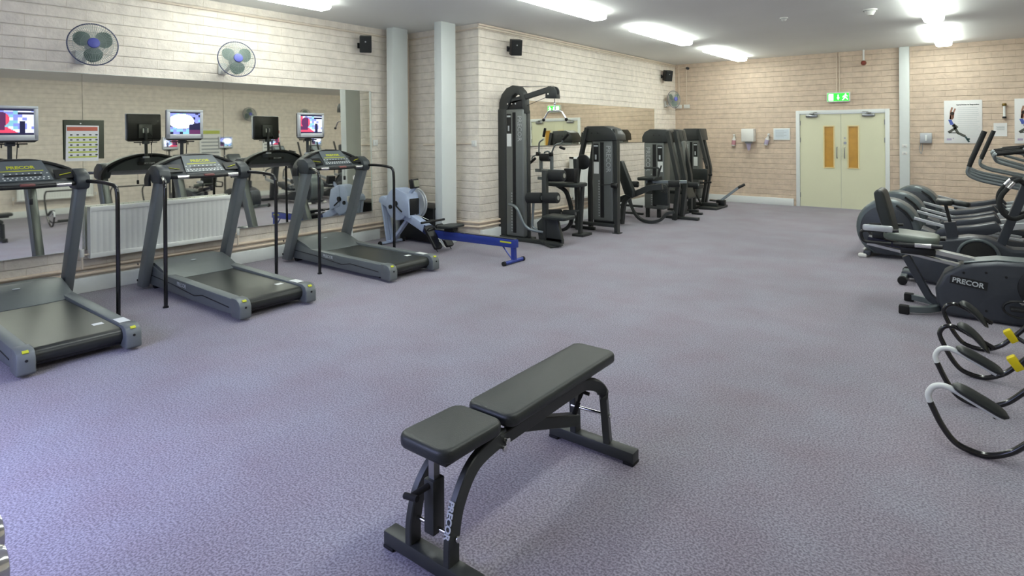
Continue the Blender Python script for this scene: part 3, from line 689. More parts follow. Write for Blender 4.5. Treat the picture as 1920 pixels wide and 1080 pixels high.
# ---------------------------------------------------------------- treadmills
def treadmill():
    t = thing('treadmill', 'grey treadmill nearest the camera, cut off by the left edge', 'treadmill', (-6.0, 1.474, 0), 0, 'grey treadmills facing the mirror')
    bm = NB(); bx(bm, (-0.9, -0.30, 0.045), (0.90, 0.30, 0.14), 0.01); obj('chassis', bm, BLACK, t)
    for s in (-1, 1):
        bm = NB(); prof = [(-0.97, 0.05), (-0.97, 0.235), (-0.93, 0.262), (-0.82, 0.262), (-0.62, 0.212), (-0.5, 0.198), (0.86, 0.182), (0.86, 0.045), (0.6, 0.035), (-0.7, 0.05)]
        prism(bm, prof, 'y', s*0.275, s*0.37, 0.012)
        rail = obj('side_rail', bm, TGREY, t)
        bm = NB(); yy = s*0.372
        bar(bm, [(-0.85, yy, 0.155), (-0.35, yy, 0.135), (0.15, yy, 0.095), (0.30, yy, 0.125), (0.80, yy, 0.10)], 0.004, 0.008)
        obj('side_groove', bm, BLACK, rail)
        bm = NB(); prof = [(0.84, 0.025), (0.84, 0.192), (0.93, 0.190), (0.975, 0.170), (0.998, 0.125), (1.0, 0.03), (0.985, 0.02)]
        prism(bm, prof, 'y', s*0.268, s*0.376, 0.012); cap = obj('end_cap', bm, TGREY, t)
        bm = NB(); bx(bm, (0.962, s*0.305, 0.1705), (0.984, s*0.34, 0.1775), R=R3(0, 38, 0)); obj('yellow_sticker', bm, YEL, cap)
        bm = NB(); cyl(bm, (0.995, s*0.322, 0.12), (1.002, s*0.322, 0.12), 0.009, 12); obj('bolt_hole', bm, RUBBER, cap)
        # uprights
        bm = NB(); y0, y1 = s*0.375, s*0.455
        prism(bm, [(-0.99, 0.03), (-0.85, 0.03), (-0.395, 1.17), (-0.545, 1.17)], 'y', y0, y1, 0.015)
        obj('upright', bm, TUP, t)
        bm = NB(); prism(bm, [(-0.57, 1.13), (-0.385, 1.13), (-0.355, 1.20), (-0.38, 1.265), (-0.47, 1.315), (-0.58, 1.315), (-0.64, 1.26), (-0.61, 1.19)], 'y', s*0.355, s*0.468, 0.022)
        obj('shoulder', bm, TDARK, t)
        bm = NB(); cyl(bm, (-0.93, s*0.455, 0.27), (-0.93, s*0.459, 0.27), 0.012, 12); cyl(bm, (-0.95, s*0.455, 0.10), (-0.95, s*0.459, 0.10), 0.012, 12); obj('upright_bolt', bm, BLACK, t)
        # side handrail and its post
        bm = NB(); tube(bm, fillet([(-0.40, s*0.43, 1.205), (-0.2, s*0.5, 1.20), (-0.02, s*0.555, 1.17), (-0.01, s*0.56, 1.05), (-0.01, s*0.56, 0.012)], [0.1, 0.09, 0.06], 6), 0.0175, 12)
        cyl(bm, (-0.01, s*0.56, 0.0), (-0.01, s*0.56, 0.012), 0.026, 16)
        obj('side_handrail', bm, BLACKG, t)
        bm = NB(); cyl(bm, (-0.86, s*0.33, 0.04), (-0.86, s*0.25, 0.04), 0.04, 16); obj('front_wheel', bm, RUBBER, t)
        bm = NB(); cyl(bm, (0.7, s*0.24, 0.0), (0.7, s*0.24, 0.05), 0.035, 16, r2_=0.025); obj('rear_foot', bm, RUBBER, t)
    text('PRECOR', 0.052, LOGO, t, (-0.22, -0.3725, 0.155), (1, 0, -0.02), (0, 0, 1), world=False, bold=0.001)
    # belt
    prof = [(-0.5, 0.10), (-0.5, 0.168), (0.88, 0.168)]+[(0.88+0.055*math.sin(a), 0.113+0.055*math.cos(a)) for a in [PI*k/10 for k in range(1, 11)]]
    bm = NB(); prism(bm, prof, 'y', -0.268, 0.268); obj('running_belt', bm, BELT, t, smooth=30)
    bm = NB(); bx(bm, (0.62, 0.16, 0.1685), (0.68, 0.23, 0.1692)); obj('belt_label', bm, STICK, t)
    bm = NB(); bx(bm, (0.68, 0.285, 0.1855), (0.82, 0.36, 0.187)); obj('warning_sticker', bm, STICK, t)
    # motor hood
    bm = NB(); n = 16; A = []
    for k in range(n+1):
        y = -0.355+0.71*k/n; q = abs(y)/0.355; xr = -0.36-0.05*q**4+(-0.0 if q < 0.8 else 0.0)
        sec_ = [(-0.99, 0.06), (-0.99, 0.235+0.03*(1-q**6)), (-0.92, 0.272+0.02*(1-q**6)), (-0.78, 0.285), (-0.62, 0.245), (xr-0.06, 0.192), (xr, 0.172), (xr, 0.16), (-0.6, 0.10)]
        A.append([bm.verts.new((x, y, z)) for x, z in sec_])
    m = len(A[0])
    for k in range(n):
        for j in range(m): bm.faces.new((A[k][j], A[k][(j+1) % m], A[k+1][(j+1) % m], A[k+1][j]))
    bm.faces.new(A[0]); bm.faces.new(A[-1][::-1]); hood = obj('motor_hood', bm, TGREY, t)
    bm = NB(); ball(bm, (-0.70, 0, 0.268), 0.03, (0.5, 1, 0.2)); obj('hood_badge', bm, LOGO, hood)
    # rim that arches over the console
    bm = NB(); bar(bm, spline([(-0.625, -0.475, 1.10), (-0.63, -0.47, 1.19), (-0.64, -0.41, 1.285), (-0.65, -0.27, 1.355), (-0.655, -0.12, 1.395), (-0.655, 0, 1.402), (-0.655, 0.12, 1.395), (-0.65, 0.27, 1.355), (-0.64, 0.41, 1.285), (-0.63, 0.47, 1.19), (-0.625, 0.475, 1.10)], 5), 0.12, 0.028, upv=(0, 0, 1)) if False else sweep(bm, spline([(-0.625, -0.475, 1.10), (-0.63, -0.47, 1.19), (-0.64, -0.41, 1.285), (-0.65, -0.27, 1.355), (-0.655, -0.12, 1.395), (-0.655, 0, 1.402), (-0.655, 0.12, 1.395), (-0.65, 0.27, 1.355), (-0.64, 0.41, 1.285), (-0.63, 0.47, 1.19), (-0.625, 0.475, 1.10)], 5), rsec(0.026, 0.11, 0.008), False, (1, 0, 0)); obj('arch_rim', bm, BLACK, t)
    # console arch
    bm = NB(); n = 24; A = []
    for k in range(n+1):
        y = -0.40+0.8*k/n; q = abs(y)/0.40; e = (1-q**2.2); zt = 1.262+0.138*e; xf = -0.40+0.02*e
        sec_ = [(-0.69, zt-0.03), (-0.66, zt), (-0.62, zt+0.004), (xf-0.01, 1.20+0.02*e), (xf, 1.185), (-0.46, 1.175-0.012*e), (-0.58, 1.19), (-0.66, 1.22)]
        A.append([bm.verts.new((x, y, z)) for x, z in sec_])
    m = len(A[0])
    for k in range(n):
        for j in range(m): bm.faces.new((A[k][j], A[k][(j+1) % m], A[k+1][(j+1) % m], A[k+1][j]))
    bm.faces.new(A[0]); bm.faces.new(A[-1][::-1]); con = obj('console', bm, TDARK, t, smooth=35)
    # display face: plane from (-0.62,1.40) to (-0.39,1.22)
    d0 = Vector((-0.615, 0, 1.402)); d1 = Vector((-0.395, 0, 1.222)); nrm = Vector((0.18, 0, 0.22)).normalized()
    def face(bm, ya, yb, a, b, lift, taper=0.0):
        P = [d0.lerp(d1, a)+nrm*lift+Vector((0, ya*(1-taper), 0)), d0.lerp(d1, a)+nrm*lift+Vector((0, yb*(1-taper), 0)), d0.lerp(d1, b)+nrm*lift+Vector((0, yb, 0)), d0.lerp(d1, b)+nrm*lift+Vector((0, ya, 0))]
        Q = [p-nrm*0.006 for p in P]; vs = [bm.verts.new(p) for p in P+Q]
        for f in ((0, 1, 2, 3), (7, 6, 5, 4), (0, 4, 5, 1), (1, 5, 6, 2), (2, 6, 7, 3), (3, 7, 4, 0)): bm.faces.new([vs[i] for i in f])
        return bm
    disp = obj('display_panel', face(NB(), -0.20, 0.20, 0.02, 0.96, 0.006, 0.2), TPANEL, t)
    o_ = d0.lerp(d1, 0.36)+nrm*0.0065
    text('PRECOR', 0.052, YEL, t, (o_.x, -0.10, o_.z), (0, 1, 0), (d0-d1), world=False, name='console_lettering', depth=0.0005, bold=0.0015)
    bm = NB(); face(bm, -0.15, 0.15, 0.50, 0.53, 0.0072); obj('yellow_line', bm, YEL, disp)
    bm = NB(); rr = random.Random(2)
    for row, (a, n_) in enumerate(((0.62, 9), (0.80, 12), (0.88, 10))):
        for k in range(n_):
            y = -0.17+0.34*k/(n_-1); face(bm, y-0.006, y+0.006, a, a+0.035, 0.0072)
    obj('buttons', bm, STICK, disp)
    bm = NB(); face(bm, -0.13, 0.13, 0.68, 0.76, 0.007); obj('display_window', bm, BLACK, disp)
    for s in (-1, 1):
        bm = NB(); face(bm, s*0.22 if s > 0 else -0.36, 0.36 if s > 0 else -0.22, 0.50, 0.9, 0.004); obj('side_tray', bm, BLACK, con)
        bm = NB(); bar(bm, [(-0.435, s*0.25, 1.268), (-0.46, s*0.34, 1.285)], 0.008, 0.006); obj('tray_stripe', bm, YEL, con)
    # front handlebar with metal grips
    bm = NB(); tube(bm, fillet([(-0.42, -0.37, 1.19), (-0.345, -0.30, 1.19), (-0.335, 0, 1.185), (-0.345, 0.30, 1.19), (-0.42, 0.37, 1.19)], 0.04, 4), 0.019, 12); hb = obj('front_handlebar', bm, BLACK, t)
    for s in (-1, 1):
        bm = NB(); cyl(bm, (-0.3435, s*0.20, 1.1885), (-0.345, s*0.31, 1.19), 0.0205, 14); obj('pulse_grip', bm, CHROME, hb)
    bm = NB(); bx(bm, (-0.36, -0.055, 1.185), (-0.315, 0.055, 1.212), 0.012, seg=3); obj('stop_button', bm, pm('stop_button_red', (122, 72, 70), 0.45), t)
    bm = NB(); tube(bm, [(-0.32, 0.02, 1.185), (-0.32, 0.02, 1.08)], 0.002, 5); bx(bm, (-0.33, 0.008, 1.035), (-0.31, 0.032, 1.085), 0.004); obj('safety_clip', bm, BLACK, t)
    # back of the console
    bm = NB(); bx(bm, (-0.700, -0.11, 1.275), (-0.676, 0.11, 1.315), 0.004); pl = obj('rear_nameplate', bm, BLACK, t)
    text('PRECOR', 0.032, LOGO, t, (-0.7015, 0.07, 1.295), (0, -1, 0), (0, 0, 1), world=False)
    return t
T1 = treadmill()
T2 = dup(T1, (-6.0, 2.985, 0), label='middle grey treadmill, in front of the white radiator')
T3 = dup(T1, (-6.0, 4.645, 0), label='farthest grey treadmill, next to the rowing machine')

# ---------------------------------------------------------------- televisions on poles
def palette():
    return [pm('screen_dark', (22, 22, 60), 0.3, emit=0.35, var=0), pm('screen_white', (225, 232, 255), 0.3, emit=0.42, var=0), pm('screen_red', (225, 70, 100), 0.3, emit=0.38, var=0),
            pm('screen_maroon', (84, 34, 80), 0.3, emit=0.4, var=0), pm('screen_teal', (130, 190, 205), 0.3, emit=0.38, var=0), pm('screen_blue', (130, 138, 225), 0.3, emit=0.4, var=0)]
PAL = palette()
def screen_mesh(kind):
    bm = NB(); nu, nv = 48, 36; W_, H_ = 0.155, 0.118; V = {}
    rnd = {}
    rr0 = random.Random(5 if kind == 'a' else 9)
    class RR:
        def choice(self, s):
            k = (i//5, j//4)
            if k not in rnd: rnd[k] = rr0.random()
            return s[int(rnd[k]*len(s))]
    rr = RR()
    for i in range(nu+1):
        for j in range(nv+1): V[i, j] = bm.verts.new((0, -W_+2*W_*i/nu, H_-2*H_*j/nv))
    for i in range(nu):
        for j in range(nv):
            f = bm.faces.new((V[i, j], V[i, j+1], V[i+1, j+1], V[i+1, j])); u, v = (i+0.5)/nu, (j+0.5)/nv; m = 1
            if kind == 'a':
                if v < 0.09 or v > 0.92: m = 0
                elif ((u-0.24)/0.20)**2+((v-0.40)/0.27)**2 < 1 or (v > 0.6 and u < 0.34): m = 3 if u < 0.36 and v < 0.8 else 2
                elif v > 0.70 and u < 0.64-(0.92-v)*1.2: m = 2
                elif 0.66 < u < 0.80 and v > 0.48: m = 0
                elif u < 0.1: m = 2
                elif u < 0.62: m = rr.choice((4, 4, 1, 5))
                elif 0.14 < v < 0.22: m = 0
                else: m = rr.choice((1, 1, 1, 5))
            else:
                if v < 0.06: m = 0
                elif u > 0.62 and v > 0.58-(u-0.62)*0.3: m = 3 if v > 0.8 else 0
                elif ((u-0.38)/0.42)**2+((v-0.42)/0.34)**2 < 1: m = 1
                else: m = rr.choice((5, 5, 4, 0))
            f.material_index = m
    return bm
def television(kind, loc, lab, group='small televisions on poles above the treadmills'):
    t = thing('television', lab, 'television', loc, 0, group)       # origin at the foot of the pole, screen faces +x
    S = (0.06, 0, 0.37)
    o = obj('screen', screen_mesh(kind), PAL, t, smooth=0, recalc=False); o.location = (S[0]+0.0305, 0, S[2]+0.012)
    bm = NB(); w_, h = 0.187, 0.155
    b0, b1 = S[0]-0.0, S[0]+0.035
    bx(bm, (b0, -w_, S[2]+0.127), (b1, w_, S[2]+h), 0.006); bx(bm, (b0, -w_, S[2]-h), (b1, w_, S[2]-0.103), 0.006)
    bx(bm, (b0, -w_, S[2]-h+0.004), (b1, -0.152, S[2]+h-0.004), 0.006); bx(bm, (b0, 0.152, S[2]-h+0.004), (b1, w_, S[2]+h-0.004), 0.006)
    obj('bezel', bm, SILVERP, t)
    bm = NB(); bx(bm, (S[0]-0.03, -w_+0.004, S[2]-h+0.004), (S[0]+0.029, w_-0.004, S[2]+h-0.004), 0.012); rc = obj('rear_case', bm, BLACK, t); obj('rear_boss', box((S[0]-0.055, -0.075, S[2]-0.135), (S[0]-0.03, 0.075, S[2]+0.03), 0.01), FRAME, rc)
    obj('rating_label', box((S[0]-0.0565, -0.03, S[2]-0.075), (S[0]-0.0555, 0.03, S[2]-0.02)), STICK, t)
    bm = NB(); prism(bm, [(-w_, 0.0), (w_, 0.0), (w_-0.03, -0.02), (-w_+0.03, -0.02)], 'x', S[0]-0.02, S[0]+0.036, 0.004); bmesh.ops.translate(bm, vec=(0, 0, S[2]-h+0.003), verts=bm.verts[:]); obj('chin', bm, BLACK, t)
    bm = NB(); cyl(bm, (0, 0.0, 0), (0, 0.0, 0.30), 0.017, 14); obj('pole', bm, FRAME, t)
    bm = NB(); cyl(bm, (0, 0, 0.0), (0, 0, 0.02), 0.035, 18); obj('pole_foot', bm, SILVERP, t)
    bm = NB(); bar(bm, [(0, 0, 0.29), (0, 0, 0.34), (S[0]-0.05, 0, 0.34)], 0.04, 0.03, upv=(0, 1, 0)); bx(bm, (-0.02, -0.035, 0.165), (0.03, 0.035, 0.20), 0.006); obj('bracket', bm, TDARK, t)
    bm = NB(); tube(bm, [(0.01, -0.125, 0.185), (0.01, 0.125, 0.185)], 0.006, 8)
    for s in (-1, 1): tube(bm, [(0.01, s*0.06, 0.185), (0.01, s*0.06, 0.15)], 0.005, 8)
    obj('magazine_bar', bm, BLACK, t)
    bm = NB(); tube(bm, spline([(0.0, 0.03, 0.30), (-0.03, 0.06, 0.24), (-0.01, 0.055, 0.14), (-0.02, 0.05, 0.0)], 5), 0.004, 6); obj('cable', bm, BLACK, t)
    return t
TVA = television('a', (-6.81, 1.46, 1.36), 'silver television above the first treadmill, cut by the left edge')
TVB = television('b', (-6.81, 2.92, 1.36), 'silver television above the middle treadmill showing a bright white picture')
TVC = dup(TVA, (-6.81, 4.46, 1.36), label='silver television above the third treadmill showing a red figure')
bm = NB()
for (T, ty) in ((T1, 1.46), (T2, 2.92), (T3, 4.46)):
    b = NB(); bar(b, [(-6.70, ty, 1.335), (-6.845, ty, 1.335)], 0.06, 0.05); obj('television_mount', b, TDARK, T, world=True)
bm.free()

# ---------------------------------------------------------------- rowing machine
ry = 5.86
t = thing('rowing_machine', 'pale blue and dark blue rowing machine between treadmill and weight machines', 'rowing machine', (-5.8, ry, 0))
def W(name, bm, m, root=None, **k): return obj(name, bm, m, root if root else t, world=True, **k)
bm = NB(); prism(bm, [(-5.95, 0.255), (-5.90, 0.285), (-4.50, 0.292), (-4.50, 0.195), (-5.80, 0.175), (-5.90, 0.20)], 'y', ry-0.035, ry+0.035, 0.006); W('seat_rail', bm, BLUER)
bm = NB(); bar(bm, [(-5.9, ry, 0.297), (-4.52, ry, 0.303)], 0.05, 0.008); W('rail_track', bm, STEEL)
bm = NB(); bx(bm, (-4.74, ry-0.0362, 0.245), (-4.56, ry-0.035, 0.265)); W('rail_badge', bm, YEL)
bm = NB(); bar(bm, [(-4.555, ry, 0.27), (-4.545, ry, 0.03)], 0.05, 0.06, upv=(0, 1, 0)); bar(bm, [(-4.72, ry, 0.19), (-4.57, ry, 0.04)], 0.012, 0.02, upv=(0, 1, 0)); W('rear_leg', bm, BLUER)
bm = NB(); tube(bm, [(-4.54, ry-0.19, 0.028), (-4.54, ry+0.16, 0.028)], 0.024, 12); W('rear_foot_bar', bm, BLUER)
for s in (-0.205, 0.175):
    bm = NB(); cyl(bm, (-4.54, ry+s-0.015, 0.028), (-4.54, ry+s+0.015, 0.028), 0.028, 14); W('rubber_foot', bm, RUBBER)
bm = NB(); prism(bm, [(-7.04, 0.60), (-7.03, 0.66), (-6.98, 0.695), (-6.93, 0.69), (-6.04, 0.335), (-6.10, 0.235), (-6.98, 0.575)], 'y', ry-0.06, ry+0.06, 0.008); fb = W('front_beam', bm, PALEB)
bm = NB(); bar(bm, [(-6.09, ry, 0.29), (-6.03, ry, 0.27)], 0.125, 0.115); W('beam_collar', bm, pm('dark_blue_band', (30, 40, 82), 0.4))
bm = NB(); bar(bm, [(-6.04, ry-0.045, 0.265), (-5.78, ry-0.045, 0.155)], 0.014, 0.035); bar(bm, [(-6.04, ry+0.045, 0.265), (-5.78, ry+0.045, 0.155)], 0.014, 0.035); bar(bm, [(-5.78, ry-0.06, 0.155), (-5.66, ry-0.06, 0.075)], 0.012, 0.012); W('foot_stretcher_frame', bm, ALU)
bm = NB()
bar(bm, [(-6.98, ry-0.03, 0.60), (-6.86, ry-0.03, 0.03)], 0.03, 0.065, upv=(0, 1, 0))
bar(bm, [(-6.98, ry+0.04, 0.60), (-6.86, ry+0.04, 0.03)], 0.03, 0.05, upv=(0, 1, 0))
bar(bm, [(-6.45, ry, 0.40), (-6.80, ry, 0.03)], 0.04, 0.07, upv=(0, 1, 0)); W('front_leg', bm, PALEB)
bm = NB(); prism(bm, [(-6.90, 0.60), (-6.42, 0.42), (-6.48, 0.36), (-6.70, 0.44)], 'y', ry-0.03, ry+0.03); W('leg_gusset', bm, PALEB)
bm = NB(); bar(bm, [(-6.84, ry-0.21, 0.025), (-6.83, ry+0.21, 0.025)], 0.05, 0.03); W('front_foot_bar', bm, PALEB)
for s in (-0.21, 0.21):
    bm = NB(); cyl(bm, (-6.83, ry+s, 0.03), (-6.80, ry+s+0.03*(1 if s > 0 else -1), 0.03), 0.03, 14); W('transport_wheel', bm, RUBBER)
bm = NB(); cyl(bm, (-6.60, ry-0.10, 0.60), (-6.60, ry+0.10, 0.60), 0.235, 40, 0.02); W('flywheel_cover', bm, PALEB)
bm = NB(); prism(bm, [(-6.60, 0.83), (-6.38, 0.76), (-6.34, 0.62), (-6.33, 0.42), (-6.6, 0.5)], 'y', ry-0.11, ry+0.11, 0.01); W('flywheel_front', bm, PALEB)
obj('air_intake', box((-6.345, ry-0.085, 0.46), (-6.325, ry+0.085, 0.69), 0.006), BLACK, t, world=True)
bm = NB(); tube(bm, [(-6.45+0.22*math.cos(a), ry+0.14, 0.60+0.22*math.sin(a)) for a in [2*PI*k/32 for k in range(32)]], 0.012, 8, closed=True); cyl(bm, (-6.45, ry+0.10, 0.60), (-6.45, ry+0.15, 0.60), 0.21, 32); W('flywheel_cage', bm, SILVERP)
bm = NB(); cyl(bm, (-6.72, ry-0.12, 0.555), (-6.72, ry-0.062, 0.555), 0.03, 16); cyl(bm, (-6.60, ry-0.13, 0.61), (-6.60, ry-0.10, 0.61), 0.038, 16); bar(bm, [(-6.63, ry-0.115, 0.60), (-6.47, ry-0.115, 0.50)], 0.012, 0.02); W('damper_knob', bm, BLACK)
bm = NB(); bar(bm, [(-6.44, ry, 0.74), (-6.30, ry, 0.865)], 0.045, 0.035, upv=(0, 1, 0)); W('monitor_arm', bm, PALEB)
mon = W('performance_monitor', box((-6.33, ry-0.10, 0.84), (-6.25, ry+0.02, 0.97), 0.01, R=R3(0, -12, 0)), BLACK)
W('monitor_display', box((-6.252, ry-0.085, 0.865), (-6.238, ry+0.005, 0.955), R=R3(0, -12, 0)), pm('lcd_grey', (128, 130, 110), 0.3), mon)
bm = NB(); tube(bm, [(-5.96, ry-0.22, 0.40), (-5.96, ry+0.22, 0.40)], 0.016, 12); bx(bm, (-6.02, ry-0.03, 0.38), (-5.95, ry+0.03, 0.42), 0.006); W('pull_handle', bm, BLACK)
bm = NB(); tube(bm, [(-6.32, ry, 0.47), (-6.0, ry, 0.40)], 0.005, 6); W('chain', bm, STEEL)
for s in (-1, 1):
    bm = NB(); slab(bm, 0.36, 0.14, 0.045, 0.03, 0.01, TM((-5.85, ry+s*0.11, 0.20), R3(0, 52, 0))); fp = W('footplate', bm, BLACK)
    bm = NB(); tube(bm, spline([(-5.93, ry+s*0.11-0.06, 0.27), (-5.87, ry+s*0.11-0.05, 0.33), (-5.87, ry+s*0.11+0.05, 0.33), (-5.93, ry+s*0.11+0.06, 0.27)], 5), 0.010, 8); W('foot_strap', bm, BLACK, fp)
    bm = NB(); tube(bm, spline([(-5.80, ry+s*0.11, 0.14), (-5.78, ry+s*0.13, 0.07), (-5.74, ry+s*0.13, 0.02)], 4), 0.006, 6); W('strap_end', bm, BLACK, fp)
bm = NB(); slab(bm, 0.27, 0.33, 0.035, 0.07, 0.012, TM((-5.62, ry, 0.365), R3(0, -3, 0))); st = W('seat', bm, VINYL)
bm = NB(); bx(bm, (-5.70, ry-0.05, 0.29), (-5.54, ry+0.05, 0.345), 0.005); W('seat_carriage', bm, BLACK, st)

# ---------------------------------------------------------------- weight machines
def tower(t, x0, x1, z0, z1, y, depth, mirror_text=False, plate_left=True):
    """shroud whose front (facing -y) carries the slot, labels and lettering"""
    w_ = x1-x0
    sh = W('weight_stack_shroud', box((x0, y, z0), (x1, y+depth, z1), 0.03, seg=3), SHROUD, t)
    sx = x0+w_*(0.40 if plate_left else 0.44)
    W('selector_slot', box((sx, y-0.006, z0+0.06), (sx+w_*0.17, y+0.01, z1-0.05), 0.004), RUBBER, sh)
    px0 = x0+w_*0.08 if plate_left else sx+w_*0.24
    W('instruction_plate', box((px0, y-0.004, z1-0.36), (px0+w_*0.24, y+0.004, z1-0.07)), BLACK, sh)
    bm = NB(); bx(bm, (px0+w_*0.02, y-0.0055, z1-0.12), (px0+w_*0.22, y, z1-0.095)); bx(bm, (px0+w_*0.07, y-0.0055, z1-0.33), (px0+w_*0.15, y, z1-0.25)); W('plate_print', bm, LOGO, sh)
    W('paper_card', box((px0+w_*0.01, y-0.006, z1-0.56), (px0+w_*0.25, y+0.004, z1-0.37)), STICK, sh)
    bm = NB()
    for k in range(14): bx(bm, (sx-w_*0.09, y-0.004, z0+0.08+k*0.043), (sx-w_*0.035, y+0.002, z0+0.10+k*0.043))
    W('weight_numbers', bm, LOGOG, sh)
    tx = sx+w_*0.38 if plate_left else x0+w_*0.20
    text('PRECOR', w_*0.30, LOGOG, t, (tx, y-0.003, z1-0.10), (0, 0, -1), (1, 0, 0), bold=0.0012)
    return sh
def pulley(bm, c, r, w_=0.03): cyl(bm, (c[0], c[1]-w_/2, c[2]), (c[0], c[1]+w_/2, c[2]), r, 24, 0.004)
def roll(t, a, b, r, name='foam_roller'):
    bm = NB(); cyl(bm, a, b, r, 28, r*0.18); o = W(name, bm, FOAM, t)
    for p, q in ((a, b), (b, a)):
        d_ = (Vector(p)-Vector(q)).normalized(); bm = NB(); cyl(bm, Vector(p), Vector(p)+d_*0.004, r*0.42, 18); W('roller_end', bm, ALU, o)
    return o
# 1. tall cable machine
t = thing('lat_pulldown_machine', 'tallest charcoal weight machine with an overhead cable arm and hanging bar', 'weight machine', (-5.25, 7.15, 0), 0, None)
tower(t, -5.64, -5.30, 0.06, 1.97, 7.08, 0.14)
b2 = NB(); bx(b2, (-5.80, 7.09, 0.02), (-5.635, 7.22, 1.98), 0.02)
prof = [(-5.785, 1.9), (-5.775, 2.08), (-5.73, 2.20), (-5.64, 2.29), (-5.52, 2.33), (-5.41, 2.31), (-5.33, 2.23), (-5.29, 2.12), (-5.28, 1.9), (-5.335, 1.9), (-5.34, 2.08), (-5.39, 2.17), (-5.46, 2.205), (-5.53, 2.17), (-5.62, 1.98), (-5.64, 1.9)]
prism(b2, prof, 'y', 7.10, 7.22, 0.01); bx(b2, (-5.335, 7.16, 0.05), (-5.285, 7.24, 1.95), 0.01)
W('arched_frame', b2, FRAME, t)
bm = NB(); bar(bm, [(-5.775, 7.27, 0.02), (-5.72, 7.24, 2.1)], 0.07, 0.10, upv=(0, 1, 0)); W('rear_frame_leg', bm, FRAME, t)
bm = NB(); prism(bm, [(-5.64, 1.97), (-5.60, 2.09), (-5.36, 2.12), (-5.33, 1.97)], 'y', 7.12, 7.22, 0.01); W('top_housing', bm, BLACK, t)
bm = NB(); bar(bm, [(-5.60, 7.15, 2.08), (-4.86, 7.15, 2.245)], 0.06, 0.075); W('overhead_arm', bm, FRAME, t)
bm = NB(); prism(bm, [(-4.92, 2.11), (-4.92, 2.25), (-4.88, 2.275), (-4.78, 2.27), (-4.735, 2.21), (-4.725, 2.10)], 'y', 7.10, 7.20, 0.006); W('arm_head', bm, FRAME, t)
bm = NB(); pulley(bm, (-4.79, 7.15, 2.20), 0.075, 0.03); pulley(bm, (-5.56, 7.15, 2.10), 0.05, 0.03); W('pulley', bm, BLACK, t)
bm = NB()
for x_, z_ in ((-4.86, 2.17), (-5.60, 2.05), (-5.52, 2.05), (-5.45, 2.05)): cyl(bm, (x_, 7.085, z_), (x_, 7.115, z_), 0.012, 10)
W('bolt', bm, CHROME, t)
bm = NB(); tube(bm, [(-5.50, 7.15, 2.31), (-4.80, 7.15, 2.28)], 0.004, 6); tube(bm, [(-5.28, 7.15, 2.02), (-4.92, 7.15, 2.13)], 0.004, 6); tube(bm, [(-4.79, 7.15, 2.10), (-4.79, 7.15, 2.0)], 0.005, 6); W('cable', bm, BLACK, t)
bm = NB(); tube(bm, [(-4.79, 7.15, 2.01), (-4.79, 7.15, 1.93)], 0.012, 8); ball(bm, (-4.79, 7.15, 2.03), 0.02); W('snap_hook', bm, CHROME, t)
bm = NB(); tube(bm, fillet([(-4.98, 7.15, 1.81), (-4.90, 7.15, 1.925), (-4.68, 7.15, 1.925), (-4.60, 7.15, 1.81)], 0.03, 4), 0.0125, 12); W('pulldown_bar', bm, CHROME, t)
for x_ in (-4.985, -4.595):
    bm = NB(); ball(bm, (x_, 7.15, 1.80), 0.024); W('bar_end', bm, RUBBER, t)
bm = NB(); bx(bm, (-5.0, 7.11, 0.03), (-4.93, 7.19, 1.07), 0.008); bx(bm, (-4.99, 7.12, 0.03), (-4.66, 7.18, 0.10), 0.006)
prism(bm, [(-5.06, 0.03), (-4.70, 0.03), (-4.66, 0.08), (-4.74, 0.36), (-4.98, 0.40), (-5.10, 0.30)], 'y', 7.12, 7.18, 0.006); W('seat_post', bm, FRAME, t)
bm = NB(); slab(bm, 0.40, 0.32, 0.055, 0.05, 0.018, TM((-4.74, 7.15, 0.405))); W('seat', bm, VINYL, t)
roll(t, (-5.24, 7.09, 0.655), (-4.99, 7.10, 0.67), 0.078); roll(t, (-4.95, 7.10, 0.672), (-4.72, 7.12, 0.685), 0.078)
roll(t, (-5.0, 7.25, 0.98), (-4.72, 7.28, 0.99), 0.085)
bm = NB(); tube(bm, fillet([(-5.16, 7.13, 0.60), (-5.19, 7.13, 0.22), (-5.0, 7.15, 0.16)], 0.06, 5), 0.02, 10); tube(bm, fillet([(-5.56, 7.06, 0.545), (-5.38, 7.0, 0.53), (-5.24, 7.05, 0.2), (-4.98, 7.12, 0.17)], 0.12, 6), 0.022, 10); W('roller_bracket', bm, GREYTUBE, t)
bm = NB(); bx(bm, (-5.80, 7.06, 0.0), (-4.70, 7.13, 0.06), 0.008); bx(bm, (-5.78, 7.22, 0.0), (-5.25, 7.32, 0.05), 0.008); bx(bm, (-4.90, 6.98, 0.02), (-4.60, 7.05, 0.06), 0.006); bar(bm, [(-4.98, 7.12, 0.06), (-4.68, 6.96, 0.012)], 0.14, 0.015); W('base_frame', bm, FRAME, t)

